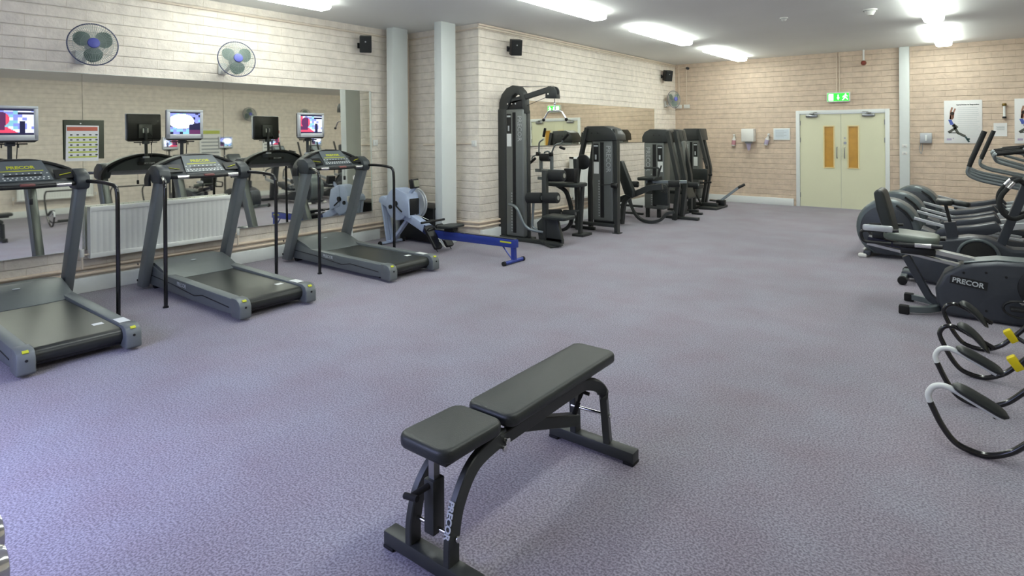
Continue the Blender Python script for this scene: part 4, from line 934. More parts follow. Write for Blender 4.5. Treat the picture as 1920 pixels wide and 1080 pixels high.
# 2. double station with raised seat
t = thing('abdominal_machine', 'charcoal weight machine with raised seat and curved grey handles, second in the row', 'weight machine', (-5.0, 8.5, 0))
tower(t, -5.0, -4.615, 0.17, 1.50, 8.55, 0.26)
bm = NB(); prism(bm, [(-5.10, 1.48), (-5.10, 1.70), (-5.06, 1.715), (-4.76, 1.715), (-4.62, 1.67), (-4.54, 1.58), (-4.52, 1.48)], 'y', 8.50, 8.84, 0.015); W('tower_hood', bm, FRAME, t)
bm = NB(); cyl(bm, (-4.97, 8.495, 1.60), (-4.97, 8.50, 1.60), 0.014, 12); cyl(bm, (-4.86, 8.495, 1.60), (-4.86, 8.50, 1.60), 0.014, 12); W('bolt', bm, BLACK, t)
bm = NB(); bar(bm, fillet([(-4.555, 8.56, 0.01), (-4.555, 8.56, 1.5), (-4.60, 8.56, 1.66)], 0.08, 5), 0.06, 0.09, upv=(0, 1, 0)); bx(bm, (-4.61, 8.50, 0.0), (-4.49, 8.62, 0.012)); W('right_frame_post', bm, FRAME, t)
for dy, dx in ((0.0, 0.0), (0.22, 0.12)):
    bm = NB(); bar(bm, fillet([(-5.07+dx*0.4, 8.52+dy, 1.69), (-5.27+dx, 8.52+dy, 0.88), (-5.25+dx, 8.50+dy, 0.01)], 0.1, 5), 0.055, 0.085, upv=(0, 1, 0)); W('leaning_frame_leg', bm, FRAME, t)
bm = NB(); bx(bm, (-5.30, 8.47, 0.10), (-4.56, 8.53, 0.15), 0.006); bx(bm, (-5.0, 8.6, 0.10), (-4.6, 8.75, 0.17)); bx(bm, (-5.5, 8.6, 0.0), (-5.0, 8.66, 0.05), 0.006); W('base_frame', bm, FRAME, t)
bm = NB(); bar(bm, [(-4.83, 8.50, 0.76), (-4.50, 8.50, 0.79)], 0.012, 0.012); cyl(bm, (-4.60, 8.47, 0.77), (-4.49, 8.47, 0.77), 0.04, 16, 0.008); W('weight_selector_knob', bm, BLACK, t)
bm = NB(); slab(bm, 0.62, 0.36, 0.06, 0.05, 0.02, TM((-5.13, 7.95, 0.80))); W('seat', bm, VINYL, t)
bm = NB(); bar(bm, fillet([(-5.28, 7.95, 0.77), (-5.12, 7.95, 0.70), (-5.06, 8.0, 0.45), (-5.08, 8.05, 0.18), (-5.25, 8.1, 0.04), (-5.60, 8.1, 0.03)], [0.08, 0.1, 0.1, 0.1], 5), 0.05, 0.06, upv=(0, 1, 0)); bar(bm, [(-4.85, 8.0, 0.80), (-4.90, 8.0, 0.02)], 0.05, 0.06, upv=(0, 1, 0)); bx(bm, (-5.0, 7.92, 0.0), (-4.8, 8.2, 0.04), 0.005); bar(bm, [(-4.97, 8.0, 1.20), (-4.93, 8.0, 0.1)], 0.06, 0.07, upv=(0, 1, 0)); W('seat_frame', bm, FRAME, t)
bm = NB(); bar(bm, [(-5.70, 7.95, 1.0), (-5.0, 7.95, 1.0)], 0.05, 0.05); bar(bm, [(-5.62, 7.9, 0.88), (-5.0, 7.95, 0.88)], 0.05, 0.05); W('lever_beam', bm, GREYTUBE, t)
W('counterweight_block', box((-5.12, 7.89, 0.84), (-4.93, 8.01, 1.05), 0.008), BLACK, t)
bm = NB(); cyl(bm, (-4.98, 8.22, 1.14), (-4.98, 8.26, 1.14), 0.12, 32, 0.006); W('cam_disc', bm, BLACK, t)
for x_ in (-5.60, -5.39):
    bm = NB(); bar(bm, [(x_, 7.95, 1.0), (x_, 7.95, 1.25)], 0.04, 0.05, upv=(0, 1, 0)); W('pad_post', bm, GREYTUBE, t)
roll(t, (-5.58, 7.92, 1.215), (-5.40, 7.92, 1.215), 0.062, 'chest_roller')
bm = NB(); tube(bm, fillet([(-5.62, 7.92, 1.27), (-5.585, 7.88, 1.46), (-5.47, 7.84, 1.51)], 0.04, 5), 0.013, 10); tube(bm, fillet([(-5.38, 7.92, 1.27), (-5.28, 7.88, 1.42), (-5.12, 7.84, 1.45), (-5.09, 7.84, 1.53)], 0.05, 5), 0.013, 10)
tube(bm, fillet([(-5.62, 7.92, 1.27), (-5.74, 7.90, 1.22), (-5.74, 7.90, 1.16)], 0.03, 4), 0.013, 10); tube(bm, fillet([(-5.38, 7.92, 1.27), (-5.42, 7.9, 1.32), (-5.50, 7.9, 1.30), (-5.50, 7.9, 1.24)], 0.03, 4), 0.013, 10); W('curved_handle', bm, GREYTUBE, t)
for a, b in (((-5.47, 7.84, 1.55), (-5.41, 7.80, 1.68)), ((-5.10, 7.84, 1.50), (-4.97, 7.80, 1.60)), ((-5.16, 7.84, 1.385), (-5.06, 7.82, 1.36)), ((-5.78, 7.9, 1.12), (-5.66, 7.88, 1.20))):
    bm = NB(); cyl(bm, a, b, 0.021, 14, 0.004); W('handle_grip', bm, RUBBER, t)
for x_ in (-5.64, -5.39):
    bm = NB(); bx(bm, (x_-0.03, 7.9, 1.235), (x_+0.03, 7.96, 1.30), 0.008); W('handle_joint', bm, BLACK, t)
roll(t, (-5.36, 7.80, 0.335), (-5.14, 7.84, 0.35), 0.066); roll(t, (-5.10, 7.84, 0.35), (-4.90, 7.88, 0.36), 0.062)
bm = NB(); tube(bm, [(-5.12, 7.86, 0.36), (-4.88, 8.0, 0.40)], 0.016, 8); W('roller_arm', bm, FRAME, t)

# 3. leg machine with slanted back pad
def tower_hood_left(t, x0, x1, z, y):
    bm = NB(); prism(bm, [(x0, z), (x0, z+0.10), (x0+0.05, z+0.19), (x0+0.16, z+0.245), (x1, z+0.235), (x1+0.05, z)], 'y', y, y+0.34, 0.015); W('tower_hood', bm, FRAME, t)
    bm = NB()
    for k in (0.5, 0.72): cyl(bm, (x0+(x1-x0)*k, y-0.005, z+0.13), (x0+(x1-x0)*k, y, z+0.13), 0.014, 12)
    W('bolt', bm, BLACK, t)
t = thing('leg_press_machine', 'third charcoal machine in the row, with slanted black back pad and curved base tube', 'weight machine', (-4.7, 10.3, 0))
tower(t, -4.985, -4.58, 0.17, 1.43, 10.45, 0.28, plate_left=False)
tower_hood_left(t, -5.01, -4.52, 1.42, 10.42)
for a, b, yy in (((-4.50, 1.62), (-4.38, 0.0), 10.44), ((-4.46, 1.62), (-4.34, 0.0), 10.68)):
    bm = NB(); bar(bm, fillet([(a[0], yy, a[1]), (a[0]+0.20, yy, 0.70), (b[0], yy, 0.005)], 0.1, 5), 0.07, 0.09, upv=(0, 1, 0)); W('leaning_frame_leg', bm, FRAME, t)
bm = NB(); bx(bm, (-4.98, 10.50, 0.0), (-4.92, 10.56, 0.18)); bx(bm, (-4.78, 10.56, 0.0), (-4.72, 10.62, 0.18)); bx(bm, (-5.55, 10.3, 0.06), (-4.95, 10.36, 0.10), 0.005); bx(bm, (-5.55, 10.3, 0.20), (-4.95, 10.34, 0.24), 0.005); bx(bm, (-4.62, 10.58, 0.0), (-4.0, 10.68, 0.05), 0.005); W('base_frame', bm, FRAME, t)
bm = NB(); prism(bm, [(-4.90, 1.08), (-4.87, 1.12), (-4.83, 1.12), (-4.61, 0.60), (-4.63, 0.49), (-4.78, 0.55), (-4.90, 0.88)], 'y', 9.24, 9.36, 0.02)
W('back_pad', bm, VINYL, t)
bm = NB(); bar(bm, spline([(-4.97, 9.45, 0.43), (-4.80, 9.47, 0.50), (-4.61, 9.5, 0.58), (-4.45, 9.52, 0.65), (-4.22, 9.55, 0.69)], 5), 0.07, 0.10); W('press_arm', bm, FRAME, t)
bm = NB(); bar(bm, spline([(-4.95, 9.43, 0.485), (-4.82, 9.44, 0.54)], 3), 0.05, 0.012); W('arm_bright_strip', bm, ALU, t)
bm = NB(); bar(bm, spline([(-4.93, 9.7, 0.60), (-4.93, 9.75, 0.38), (-4.87, 9.8, 0.18), (-4.74, 9.8, 0.06), (-4.56, 9.8, 0.03), (-4.40, 9.85, 0.07), (-4.30, 9.9, 0.18), (-4.18, 9.95, 0.22)], 6), 0.06, 0.05); W('curved_base_tube', bm, FRAME, t)
bm = NB(); bar(bm, spline([(-4.74, 9.42, 0.52), (-4.86, 9.40, 0.38), (-4.90, 9.38, 0.02)], 5), 0.07, 0.08, upv=(0, 1, 0)); W('rear_support_leg', bm, FRAME, t)
bm = NB(); slab(bm, 0.36, 0.34, 0.06, 0.05, 0.02, TM((-4.66, 10.0, 0.78), R3(0, -2, 0))); W('seat', bm, VINYL, t)
bm = NB(); bx(bm, (-4.72, 9.96, 0.5), (-4.60, 10.06, 0.74), 0.01); tube(bm, fillet([(-4.72, 9.92, 0.97), (-4.44, 9.92, 0.98), (-4.48, 9.96, 0.82)], 0.04, 4), 0.016, 8); tube(bm, [(-4.40, 9.92, 1.02), (-4.48, 9.95, 0.80)], 0.014, 8); W('seat_support', bm, FRAME, t)
roll(t, (-5.02, 9.98, 0.66), (-4.88, 9.99, 0.66), 0.055)
bm = NB(); bar(bm, [(-4.72, 9.98, 0.715), (-4.05, 10.2, 0.73)], 0.06, 0.05); W('bright_lever', bm, GREYTUBE, t)
bm = NB(); cyl(bm, (-4.40, 10.0, 0.60), (-4.40, 10.06, 0.60), 0.085, 28, 0.01); W('pivot_disc', bm, FRAME, t)
bm = NB()
for k in range(6): cyl(bm, (-4.40+0.05*math.cos(k*PI/3), 9.994, 0.60+0.05*math.sin(k*PI/3)), (-4.40+0.05*math.cos(k*PI/3), 10.0, 0.60+0.05*math.sin(k*PI/3)), 0.009, 8)
W('pivot_bolt', bm, CHROME, t)
roll(t, (-4.33, 10.05, 0.69), (-4.15, 10.12, 0.70), 0.06)
W('lower_pad', box((-4.62, 10.05, 0.30), (-4.34, 10.13, 0.62), 0.02), VINYL, t)

# 3b. the machine just behind it, seen as leaning frame bars
t = thing('leg_curl_machine', 'charcoal weight machine squeezed behind the third one, only its leaning frame bars showing', 'weight machine', (-4.5, 11.4, 0))
sh = W('weight_stack_shroud', box((-4.98, 11.42, 0.17), (-4.60, 11.60, 1.43), 0.03), SHROUD, t)
tower_hood_left(t, -5.05, -4.68, 1.42, 11.38)
for a, b, yy in (((-4.72, 1.62), (-4.60, 0.0), 11.36), ((-4.70, 1.62), (-4.57, 0.0), 11.58)):
    bm = NB(); bar(bm, fillet([(a[0], yy, a[1]), (a[0]+0.18, yy, 0.72), (b[0]+0.04, yy, 0.005)], 0.1, 5), 0.07, 0.09, upv=(0, 1, 0)); W('leaning_frame_leg', bm, FRAME, t)
bm = NB(); bx(bm, (-4.98, 11.5, 0.02), (-4.35, 11.58, 0.07), 0.005); bx(bm, (-4.42, 11.36, 0.0), (-4.22, 11.44, 0.04), 0.005); W('base_frame', bm, FRAME, t)
bm = NB(); slab(bm, 0.32, 0.40, 0.07, 0.05, 0.02, TM((-4.35, 11.0, 0.50), R3(0, 70, 0))); W('back_pad', bm, VINYL, t)
bm = NB(); slab(bm, 0.36, 0.36, 0.07, 0.05, 0.02, TM((-4.55, 11.0, 0.47))); W('seat', bm, VINYL, t)
bm = NB(); bx(bm, (-4.58, 10.96, 0.02), (-4.50, 11.04, 0.44), 0.006); bx(bm, (-4.60, 10.96, 0.0), (-4.5, 11.45, 0.05), 0.005); W('seat_post', bm, FRAME, t)
roll(t, (-4.30, 10.85, 0.62), (-4.12, 10.92, 0.62), 0.05)
bm = NB(); bar(bm, [(-4.5, 11.0, 0.60), (-4.10, 10.90, 0.62)], 0.03, 0.03); W('roller_arm', bm, GREYTUBE, t)

# 4. last machine by the corner
t = thing('chest_press_machine', 'last charcoal weight machine in the row, nearest the back wall, with a low angled lever', 'weight machine', (-4.7, 12.55, 0))
tower(t, -5.06, -4.72, 0.17, 1.44, 12.55, 0.28, plate_left=False)
bm = NB(); prism(bm, [(-5.12, 1.43), (-5.11, 1.58), (-5.03, 1.68), (-4.66, 1.68), (-4.62, 1.43)], 'y', 12.50, 12.86, 0.015); W('tower_hood', bm, FRAME, t)
for dx, yy in ((-0.06, 12.5), (-0.10, 12.78)):
    bm = NB(); bar(bm, fillet([(-4.64+dx, yy, 1.66), (-4.44+dx, yy, 0.80), (-4.57+dx, yy, 0.005)], 0.12, 5), 0.06, 0.08, upv=(0, 1, 0)); W('leaning_frame_leg', bm, FRAME, t)
W('back_pad', box((-4.76, 12.30, 0.60), (-4.45, 12.38, 0.83), 0.015), VINYL, t)
bm = NB(); tube(bm, [(-4.60, 12.5, 1.05), (-4.52, 12.45, 0.88)], 0.018, 10); W('side_handle', bm, BLACK, t)
bm = NB(); cyl(bm, (-4.45, 12.4, 0.71), (-4.38, 12.4, 0.71), 0.022, 12); W('side_handle', bm, BLACK, t)
bm = NB(); cyl(bm, (-4.60, 12.3, 0.54), (-4.36, 12.3, 0.56), 0.018, 12); W('side_handle', bm, BLACK, t)
bm = NB(); bar(bm, spline([(-4.80, 12.35, 0.66), (-4.86, 12.3, 0.45), (-4.80, 12.3, 0.22), (-4.90, 12.4, 0.04)], 5), 0.06, 0.06, upv=(0, 1, 0)); bar(bm, [(-4.78, 12.3, 0.5), (-4.60, 12.35, 0.1)], 0.03, 0.05, upv=(0, 1, 0)); bx(bm, (-5.0, 12.42, 0.05), (-4.28, 12.5, 0.12), 0.008); bx(bm, (-4.6, 12.2, 0.0), (-4.22, 12.9, 0.05), 0.008); W('base_frame', bm, FRAME, t)
bm = NB(); slab(bm, 0.34, 0.34, 0.07, 0.05, 0.02, TM((-4.68, 12.15, 0.47))); W('seat', bm, VINYL, t)
bm = NB(); bx(bm, (-4.72, 12.11, 0.02), (-4.64, 12.19, 0.44), 0.005); bx(bm, (-4.72, 12.11, 0), (-4.64, 12.5, 0.04)); W('seat_post', bm, FRAME, t)
bm = NB(); bar(bm, [(-4.32, 12.75, 0.14), (-3.93, 12.85, 0.47)], 0.05, 0.045, upv=(0, 1, 0)); W('angled_lever', bm, GREYTUBE, t)
bm = NB(); cyl(bm, (-3.97, 12.80, 0.43), (-3.86, 12.88, 0.50), 0.028, 12, 0.004); W('lever_grip', bm, BLACK, t)
bm = NB(); bx(bm, (-4.40, 12.68, 0.04), (-4.22, 12.80, 0.16), 0.01); W('lever_end', bm, BLACK, t)
bm = NB(); bx(bm, (-4.55, 12.70, 0.12), (-4.40, 12.76, 0.16), 0.005); W('bright_hinge', bm, CHROME, t)

# ---------------------------------------------------------------- flat bench in the foreground
BX, BY0, BY1 = -1.61, 1.565, 2.66
t = thing('weight_bench', 'black padded adjustable weight bench in the middle foreground', 'bench', (BX, 2.1, 0))
bm = NB(); slab(bm, 0.268, 0.350, 0.055, 0.055, 0.02, TM((BX-0.018, 1.695, 0.449), R3(-1.5, 0, 0))); W('seat_pad', bm, VINYL, t)
bm = NB(); slab(bm, 0.256, 0.90, 0.055, 0.05, 0.02, TM((BX-0.002, 2.34, 0.449), R3(0.4, 0, 0))); W('back_pad', bm, VINYL, t)
bm = NB(); bx(bm, (BX-0.08, 1.56, 0.405), (BX+0.08, 1.84, 0.422)); bx(bm, (BX-0.07, 1.95, 0.40), (BX+0.07, 2.74, 0.421)); W('pad_board', bm, BLACK, t)
bm = NB(); bx(bm, (BX-0.235, BY0-0.032, 0.012), (BX+0.235, BY0+0.032, 0.065), 0.005); W('front_base_bar', bm, FRAME, t)
bm = NB(); bx(bm, (BX-0.20, BY1-0.032, 0.012), (BX+0.29, BY1+0.032, 0.065), 0.005); W('rear_base_bar', bm, FRAME, t)
for (bx0, bx1, y_) in ((-0.235, 0.235, BY0), (-0.20, 0.29, BY1)):
    for x_ in (bx0, bx1):
        s_ = 1 if x_ > 0 else -1
        bm = NB(); bx(bm, (BX+x_-0.0 if s_ < 0 else BX+x_-0.055, y_-0.034, 0), (BX+x_+0.055 if s_ < 0 else BX+x_, y_+0.034, 0.014), 0.003); W('rubber_foot', bm, RUBBER, t)
for s, xo in ((-1, -0.10), (1, 0.10)):
    bm = NB(); bar(bm, spline([(BX+xo, BY0, 0.06), (BX+xo, BY0+0.005, 0.16), (BX+xo*0.96, BY0+0.045, 0.27), (BX+xo*0.85, BY0+0.15, 0.36), (BX+xo*0.75, BY0+0.34, 0.385)], 7), 0.032, 0.058, upv=(1, 0, 0) if False else (0, -1, 0.3)); W('front_leg', bm, FRAME, t)
    bm = NB(); bar(bm, fillet([(BX+xo*0.75, BY0+0.30, 0.375), (BX+xo*0.75, BY1-0.12, 0.385), (BX+xo*0.85+0.03, BY1-0.01, 0.34), (BX+xo*0.95+0.04, BY1, 0.06)], [0.05, 0.10], 7), 0.036, 0.055, upv=(0, -0.3, 1)); W('rear_leg', bm, FRAME, t)
for z_, yy in ((0.375, BY0+0.325), (0.352, BY0+0.305)):
    bm = NB(); cyl(bm, (BX-0.10, yy, z_), (BX+0.105, yy, z_), 0.0095, 14, 0.002); cyl(bm, (BX+0.098, yy, z_), (BX+0.112, yy, z_), 0.013, 14, 0.003); W('hinge_bolt', bm, CHROME, t)
bm = NB(); bx(bm, (BX-0.025, BY0-0.015, 0.135), (BX+0.025, BY0+0.045, 0.335), 0.004); W('seat_adjust_sleeve', bm, FRAME, t)
bm = NB(); bx(bm, (BX-0.014, BY0, 0.33), (BX+0.014, BY0+0.03, 0.41)); W('seat_adjust_tube', bm, STEEL, t)
bm = NB(); tube(bm, [(BX, BY0-0.01, 0.315), (BX-0.02, BY0-0.075, 0.30)], 0.012, 10); tube(bm, [(BX-0.05, BY0-0.085, 0.295), (BX+0.01, BY0-0.08, 0.302)], 0.012, 10); W('seat_pull_pin', bm, RUBBER, t)
bm = NB(); cyl(bm, (BX-0.12, BY0+0.01, 0.155), (BX+0.125, BY0+0.01, 0.155), 0.008, 12); cyl(bm, (BX+0.116, BY0+0.01, 0.155), (BX+0.13, BY0+0.01, 0.155), 0.012, 14, 0.003); W('front_cross_bolt', bm, CHROME, t)
bm = NB(); bar(bm, [(BX+0.01, 2.02, 0.36), (BX+0.03, 2.52, 0.20)], 0.05, 0.055); W('back_adjust_arm', bm, FRAME, t)
bm = NB(); cyl(bm, (BX-0.06, 2.63, 0.205), (BX+0.15, 2.655, 0.20), 0.008, 12); cyl(bm, (BX+0.145, 2.655, 0.20), (BX+0.158, 2.655, 0.20), 0.012, 14, 0.003); W('rear_cross_bolt', bm, CHROME, t)
bm = NB(); cyl(bm, (BX+0.035, 2.50, 0.225), (BX+0.045, 2.53, 0.285), 0.012, 12); cyl(bm, (BX+0.045, 2.53, 0.285), (BX+0.05, 2.55, 0.325), 0.007, 10, r2_=0.012); tube(bm, [(BX+0.01, 2.54, 0.325), (BX+0.05, 2.55, 0.332), (BX+0.09, 2.56, 0.325)], 0.009, 8); W('back_pull_pin', bm, RUBBER, t)
text('PRECOR', 0.036, LOGO, t, (BX+0.1005, BY0+0.0035, 0.287), (0, -0.24, -1), (1, 0, 0), bold=0.0012, spacing=0.95)

# ---------------------------------------------------------------- elliptical trainers
def elliptical():
    t = thing('elliptical_trainer', 'grey elliptical trainer nearest the camera, with a white sticker on its round rear cover', 'elliptical trainer', (0, 9.0, 0), 0, 'grey elliptical trainers in a row')
    cx, cz = -0.905, 0.38
    def disc(rx, rz, dx=0, dz=0, n=40, cut=-0.33):
        return [(cx+dx+rx*math.cos(2*PI*k/n), max(cz+dz+rz*math.sin(2*PI*k/n), cz+cut)) for k in range(n)]
    bm = NB(); prism(bm, disc(0.345, 0.37), 'y', -0.18, 0.18, 0.035, 4); obj('rear_cover', bm, BIKEL, t)
    bm = NB(); prism(bm, disc(0.285, 0.31, -0.01, -0.02, 40, -0.34), 'y', -0.20, 0.20, 0.012); obj('side_cover', bm, BIKEG, t)
    for s in (-1, 1):
        bm = NB(); bar(bm, spline([(cx+0.10, s*0.186, cz+0.30), (cx+0.20, s*0.19, cz+0.22), (cx+0.27, s*0.186, cz+0.12)], 5), 0.02, 0.045, upv=(0, 1, 0)); obj('cover_vent', bm, RUBBER, t)
    bm = NB(); bx(bm, (cx-0.05, -0.203, cz+0.02), (cx-0.02, -0.20, cz+0.08)); obj('white_sticker', bm, STICK, t)
    for s in (-1, 1):
        bm = NB(); bx(bm, (-1.22, s*0.22-0.04, 0.0), (-1.12, s*0.22+0.04, 0.05), 0.02); obj('rear_foot', bm, WHITEPL, t)
    bm = NB(); bx(bm, (-1.16, -0.24, 0.03), (-1.08, 0.24, 0.09), 0.01); bx(bm, (-0.7, -0.05, 0.06), (1.0, 0.05, 0.15), 0.015); bx(bm, (0.88, -0.32, 0.02), (1.0, 0.32, 0.09), 0.02); obj('base_frame', bm, BIKEG, t)
    bm = NB(); prism(bm, [(-0.62, 0.30), (-0.55, 0.42), (-0.1, 0.22), (0.6, 0.16), (0.6, 0.10), (-0.6, 0.08)], 'y', -0.16, 0.16, 0.02); obj('ramp_cover', bm, BIKEG, t)
    for s in (-1, 1):
        o_ = 0.02*s
        bm = NB(); bar(bm, [(-0.62, s*0.20, 0.56+o_), (0.10, s*0.20, 0.38+o_)], 0.03, 0.035); bar(bm, [(-0.62, s*0.15, 0.34), (0.45, s*0.15, 0.20)], 0.025, 0.03); obj('pedal_arm', bm, SILVERP, t)
        bm = NB(); prism(bm, [(-0.42, 0.40+o_), (-0.36, 0.46+o_), (-0.05, 0.52+o_), (0.16, 0.58+o_), (0.22, 0.50+o_), (0.12, 0.44+o_), (-0.15, 0.36+o_), (-0.40, 0.35+o_)], 'y', s*0.10, s*0.28, 0.015); obj('foot_pedal', bm, BIKEG, t)
        bm = NB(); bar(bm, [(0.20, s*0.24, 0.50), (0.78, s*0.26, 0.62)], 0.05, 0.07); obj('link_arm', bm, SILVERP, t)
        # moving handlebar
        bm = NB(); tube(bm, fillet([(-0.02, s*0.28, 1.36), (-0.115, s*0.28, 1.10), (0.01, s*0.28, 1.035), (0.78, s*0.27, 0.86), (0.80, s*0.26, 0.60)], [0.09, 0.05, 0.1], 6), 0.018, 12); hb = obj('moving_handlebar', bm, GREYTUBE, t)
        bm = NB(); tube(bm, [(-0.082, s*0.28, 1.19), (0.065, s*0.28, 1.60)], 0.0235, 12); obj('foam_grip', bm, FOAM, hb)
        bm = NB(); tube(bm, fillet([(0.62, s*0.10, 1.25), (0.36, s*0.24, 1.36), (0.14, s*0.26, 1.33), (0.16, s*0.22, 1.25), (0.60, s*0.12, 1.10)], [0.08, 0.04, 0.05], 6), 0.016, 10); fh = obj('fixed_handle', bm, GREYTUBE, t)
        bm = NB(); tube(bm, [(0.17, s*0.258, 1.335), (0.42, s*0.235, 1.37)], 0.021, 10); obj('heart_rate_grip', bm, RUBBER, fh)
    bm = NB(); prism(bm, [(0.72, 0.10), (0.98, 0.10), (0.90, 0.7), (0.70, 1.25), (0.58, 1.25), (0.72, 0.65)], 'y', -0.07, 0.07, 0.02); obj('front_column', bm, BIKEG, t)
    bm = NB(); prism(bm, [(0.50, 1.22), (0.44, 1.30), (0.60, 1.52), (0.70, 1.50), (0.70, 1.24)], 'y', -0.18, 0.18, 0.02); obj('console', bm, TDARK, t)
    bm = NB(); bx(bm, (0.50, -0.13, 1.33), (0.51, 0.13, 1.50), R=R3(0, 36, 0)); obj('display_panel', bm, TPANEL, t)
    return t
E1 = elliptical()
E2 = dup(E1, (0, 10.15, 0), label='grey elliptical trainer in the middle of the row of three')
E3 = dup(E1, (0.12, 11.3, 0), label='grey elliptical trainer nearest the back wall')

# ---------------------------------------------------------------- exercise bikes
# recumbent bike
y0 = 6.53
t = thing('recumbent_bike', 'dark grey recumbent exercise bike with a slanted chrome seat rail and upright back pad', 'exercise bike', (0, y0, 0))
body = [(-0.30, 0.235), (-0.29, 0.10), (-0.22, 0.015), (0.05, 0.008), (1.0, 0.008), (1.12, 0.10), (1.10, 0.30), (0.95, 0.46), (0.6, 0.53), (0.29, 0.526), (0.12, 0.518), (-0.045, 0.483), (-0.125, 0.454), (-0.237, 0.374)]
bm = NB(); prism(bm, body, 'y', y0-0.15, y0+0.15, 0.035, 4); W('body_shell', bm, BIKEG)
bm = NB(); bar(bm, [(-0.10, y0, 0.478), (0.12, y0, 0.525), (0.6, y0, 0.535)], 0.22, 0.012); W('top_trim', bm, BIKEL)
bm = NB(); bx(bm, (-0.195, y0-0.154, 0.285), (0.06, y0-0.149, 0.355), R=R3(0, 7, 0)); W('logo_plate', bm, BLACK)
text('PRECOR', 0.058, LOGO, t, (-0.18, y0-0.1555, 0.332), (1, 0, -0.13), (0.13, 0, 1), bold=0.0015)
bm = NB()
for x_, z_ in ((-0.10, 0.40), (0.05, 0.42), (0.18, 0.40), (0.05, 0.10)): cyl(bm, (x_, y0-0.153, z_), (x_, y0-0.149, z_), 0.010, 10)
W('shell_screw', bm, RUBBER)
bm = NB(); cyl(bm, (0.42, y0-0.165, 0.33), (0.42, y0-0.145, 0.33), 0.17, 32, 0.01); W('crank_cover', bm, BLACK)
bm = NB(); bar(bm, [(0.42, y0-0.18, 0.33), (0.27, y0-0.18, 0.20)], 0.03, 0.02, upv=(0, 1, 0)); bar(bm, [(0.42, y0+0.18, 0.33), (0.57, y0+0.18, 0.46)], 0.03, 0.02, upv=(0, 1, 0)); W('crank_arm', bm, CHROME)
for s, px_, pz_ in ((-1, 0.26, 0.17), (1, 0.58, 0.48)):
    bm = NB(); bx(bm, (px_-0.06, y0+s*0.20, pz_-0.012), (px_+0.06, y0+s*0.30, pz_+0.012), 0.005); pd = W('pedal', bm, BLACK)
    bm = NB(); tube(bm, [(px_+0.13*math.cos(a)*0.8, y0+s*0.25, pz_+0.065*math.sin(a)) for a in [2*PI*k/24 for k in range(24)]], 0.009, 8, closed=True); W('pedal_strap', bm, BLACK, pd)
rd = Vector((0.785, 0, -0.142)).normalized(); a_ = Vector((-0.83, y0, 0.555)); b_ = Vector((-0.03, y0, 0.415))
bm = NB(); bar(bm, [a_, b_], 0.07, 0.03); bar(bm, [a_+Vector((0.25, 0, 0.025)), b_+Vector((0, 0, 0.075))], 0.09, 0.045); W('seat_rail', bm, ALU)
bm = NB(); bar(bm, [(-0.82, y0, 0.60), (-0.30, y0, 0.52)], 0.12, 0.05); W('seat_carriage', bm, pm('carriage_navy', (34, 36, 58), 0.4))
bm = NB(); bx(bm, (-0.56, y0-0.08, 0.50), (-0.30, y0+0.08, 0.56), 0.01); W('adjust_lever', bm, BLACK)
bm = NB(); prism(bm, [(-0.76, 1.05), (-0.725, 1.082), (-0.68, 1.055), (-0.632, 0.875), (-0.588, 0.68), (-0.60, 0.64), (-0.634, 0.636), (-0.684, 0.70), (-0.738, 0.89)], 'y', y0-0.17, y0+0.17, 0.022, 4); W('back_pad', bm, VINYL)
bm = NB(); slab(bm, 0.42, 0.40, 0.07, 0.10, 0.025, TM((-0.48, y0, 0.65), R3(0, 4, 0))); W('seat_pad', bm, pm('seat_vinyl_grey', (96, 106, 98), 0.4, bump=0.2, scale=40))
bm = NB(); bx(bm, (-0.78, y0-0.10, 0.62), (-0.60, y0+0.10, 0.68), 0.01); W('backrest_hinge', bm, BLACK)
for s in (-1, 1):
    bm = NB(); tube(bm, fillet([(-0.62, y0+s*0.21, 0.60), (-0.84, y0+s*0.22, 0.60), (-0.86, y0+s*0.22, 0.70), (-0.56, y0+s*0.22, 0.72)], [0.04, 0.04], 5), 0.014, 10)
    tube(bm, [(-0.60, y0+s*0.21, 0.60), (-0.24, y0+s*0.24, 0.615)], 0.019, 10); hs = W('seat_handle', bm, BLACK)
    bm = NB(); cyl(bm, (-0.44, y0+s*0.227, 0.608), (-0.32, y0+s*0.234, 0.612), 0.021, 12); W('heart_rate_grip', bm, CHROME, hs)
bm = NB(); bx(bm, (-0.84, y0-0.24, 0.70), (-0.60, y0-0.20, 0.76), 0.018); W('bottle_tray', bm, SILVERP)
bm = NB(); bar(bm, fillet([(-0.525, y0, 0.47), (-0.34, y0, 0.10), (-0.24, y0, 0.07)], 0.05, 5), 0.06, 0.075, upv=(0, 1, 0)); W('rear_strut', bm, BIKEG)
bm = NB(); bar(bm, fillet([(-0.50, y0-0.24, 0.045), (-0.36, y0-0.18, 0.045), (-0.26, y0-0.02, 0.05)], 0.10, 6), 0.055, 0.05); bar(bm, fillet([(-0.50, y0+0.24, 0.045), (-0.36, y0+0.18, 0.045), (-0.26, y0+0.02, 0.05)], 0.10, 6), 0.055, 0.05); W('rear_foot', bm, BIKEL)
for s in (-1, 1):
    bm = NB(); bx(bm, (-0.56, y0+s*0.245-0.035, 0.0), (-0.48, y0+s*0.245+0.035, 0.075), 0.012); W('rubber_foot', bm, RUBBER)
bm = NB(); bar(bm, fillet([(0.95, y0, 0.40), (1.0, y0, 0.9), (0.85, y0, 1.15)], 0.1, 5), 0.08, 0.09, upv=(0, 1, 0)); W('console_column', bm, BIKEG)
bm = NB(); prism(bm, [(0.86, 1.05), (0.70, 1.30), (0.76, 1.36), (0.95, 1.12)], 'y', y0-0.17, y0+0.17, 0.015); W('console', bm, TDARK)

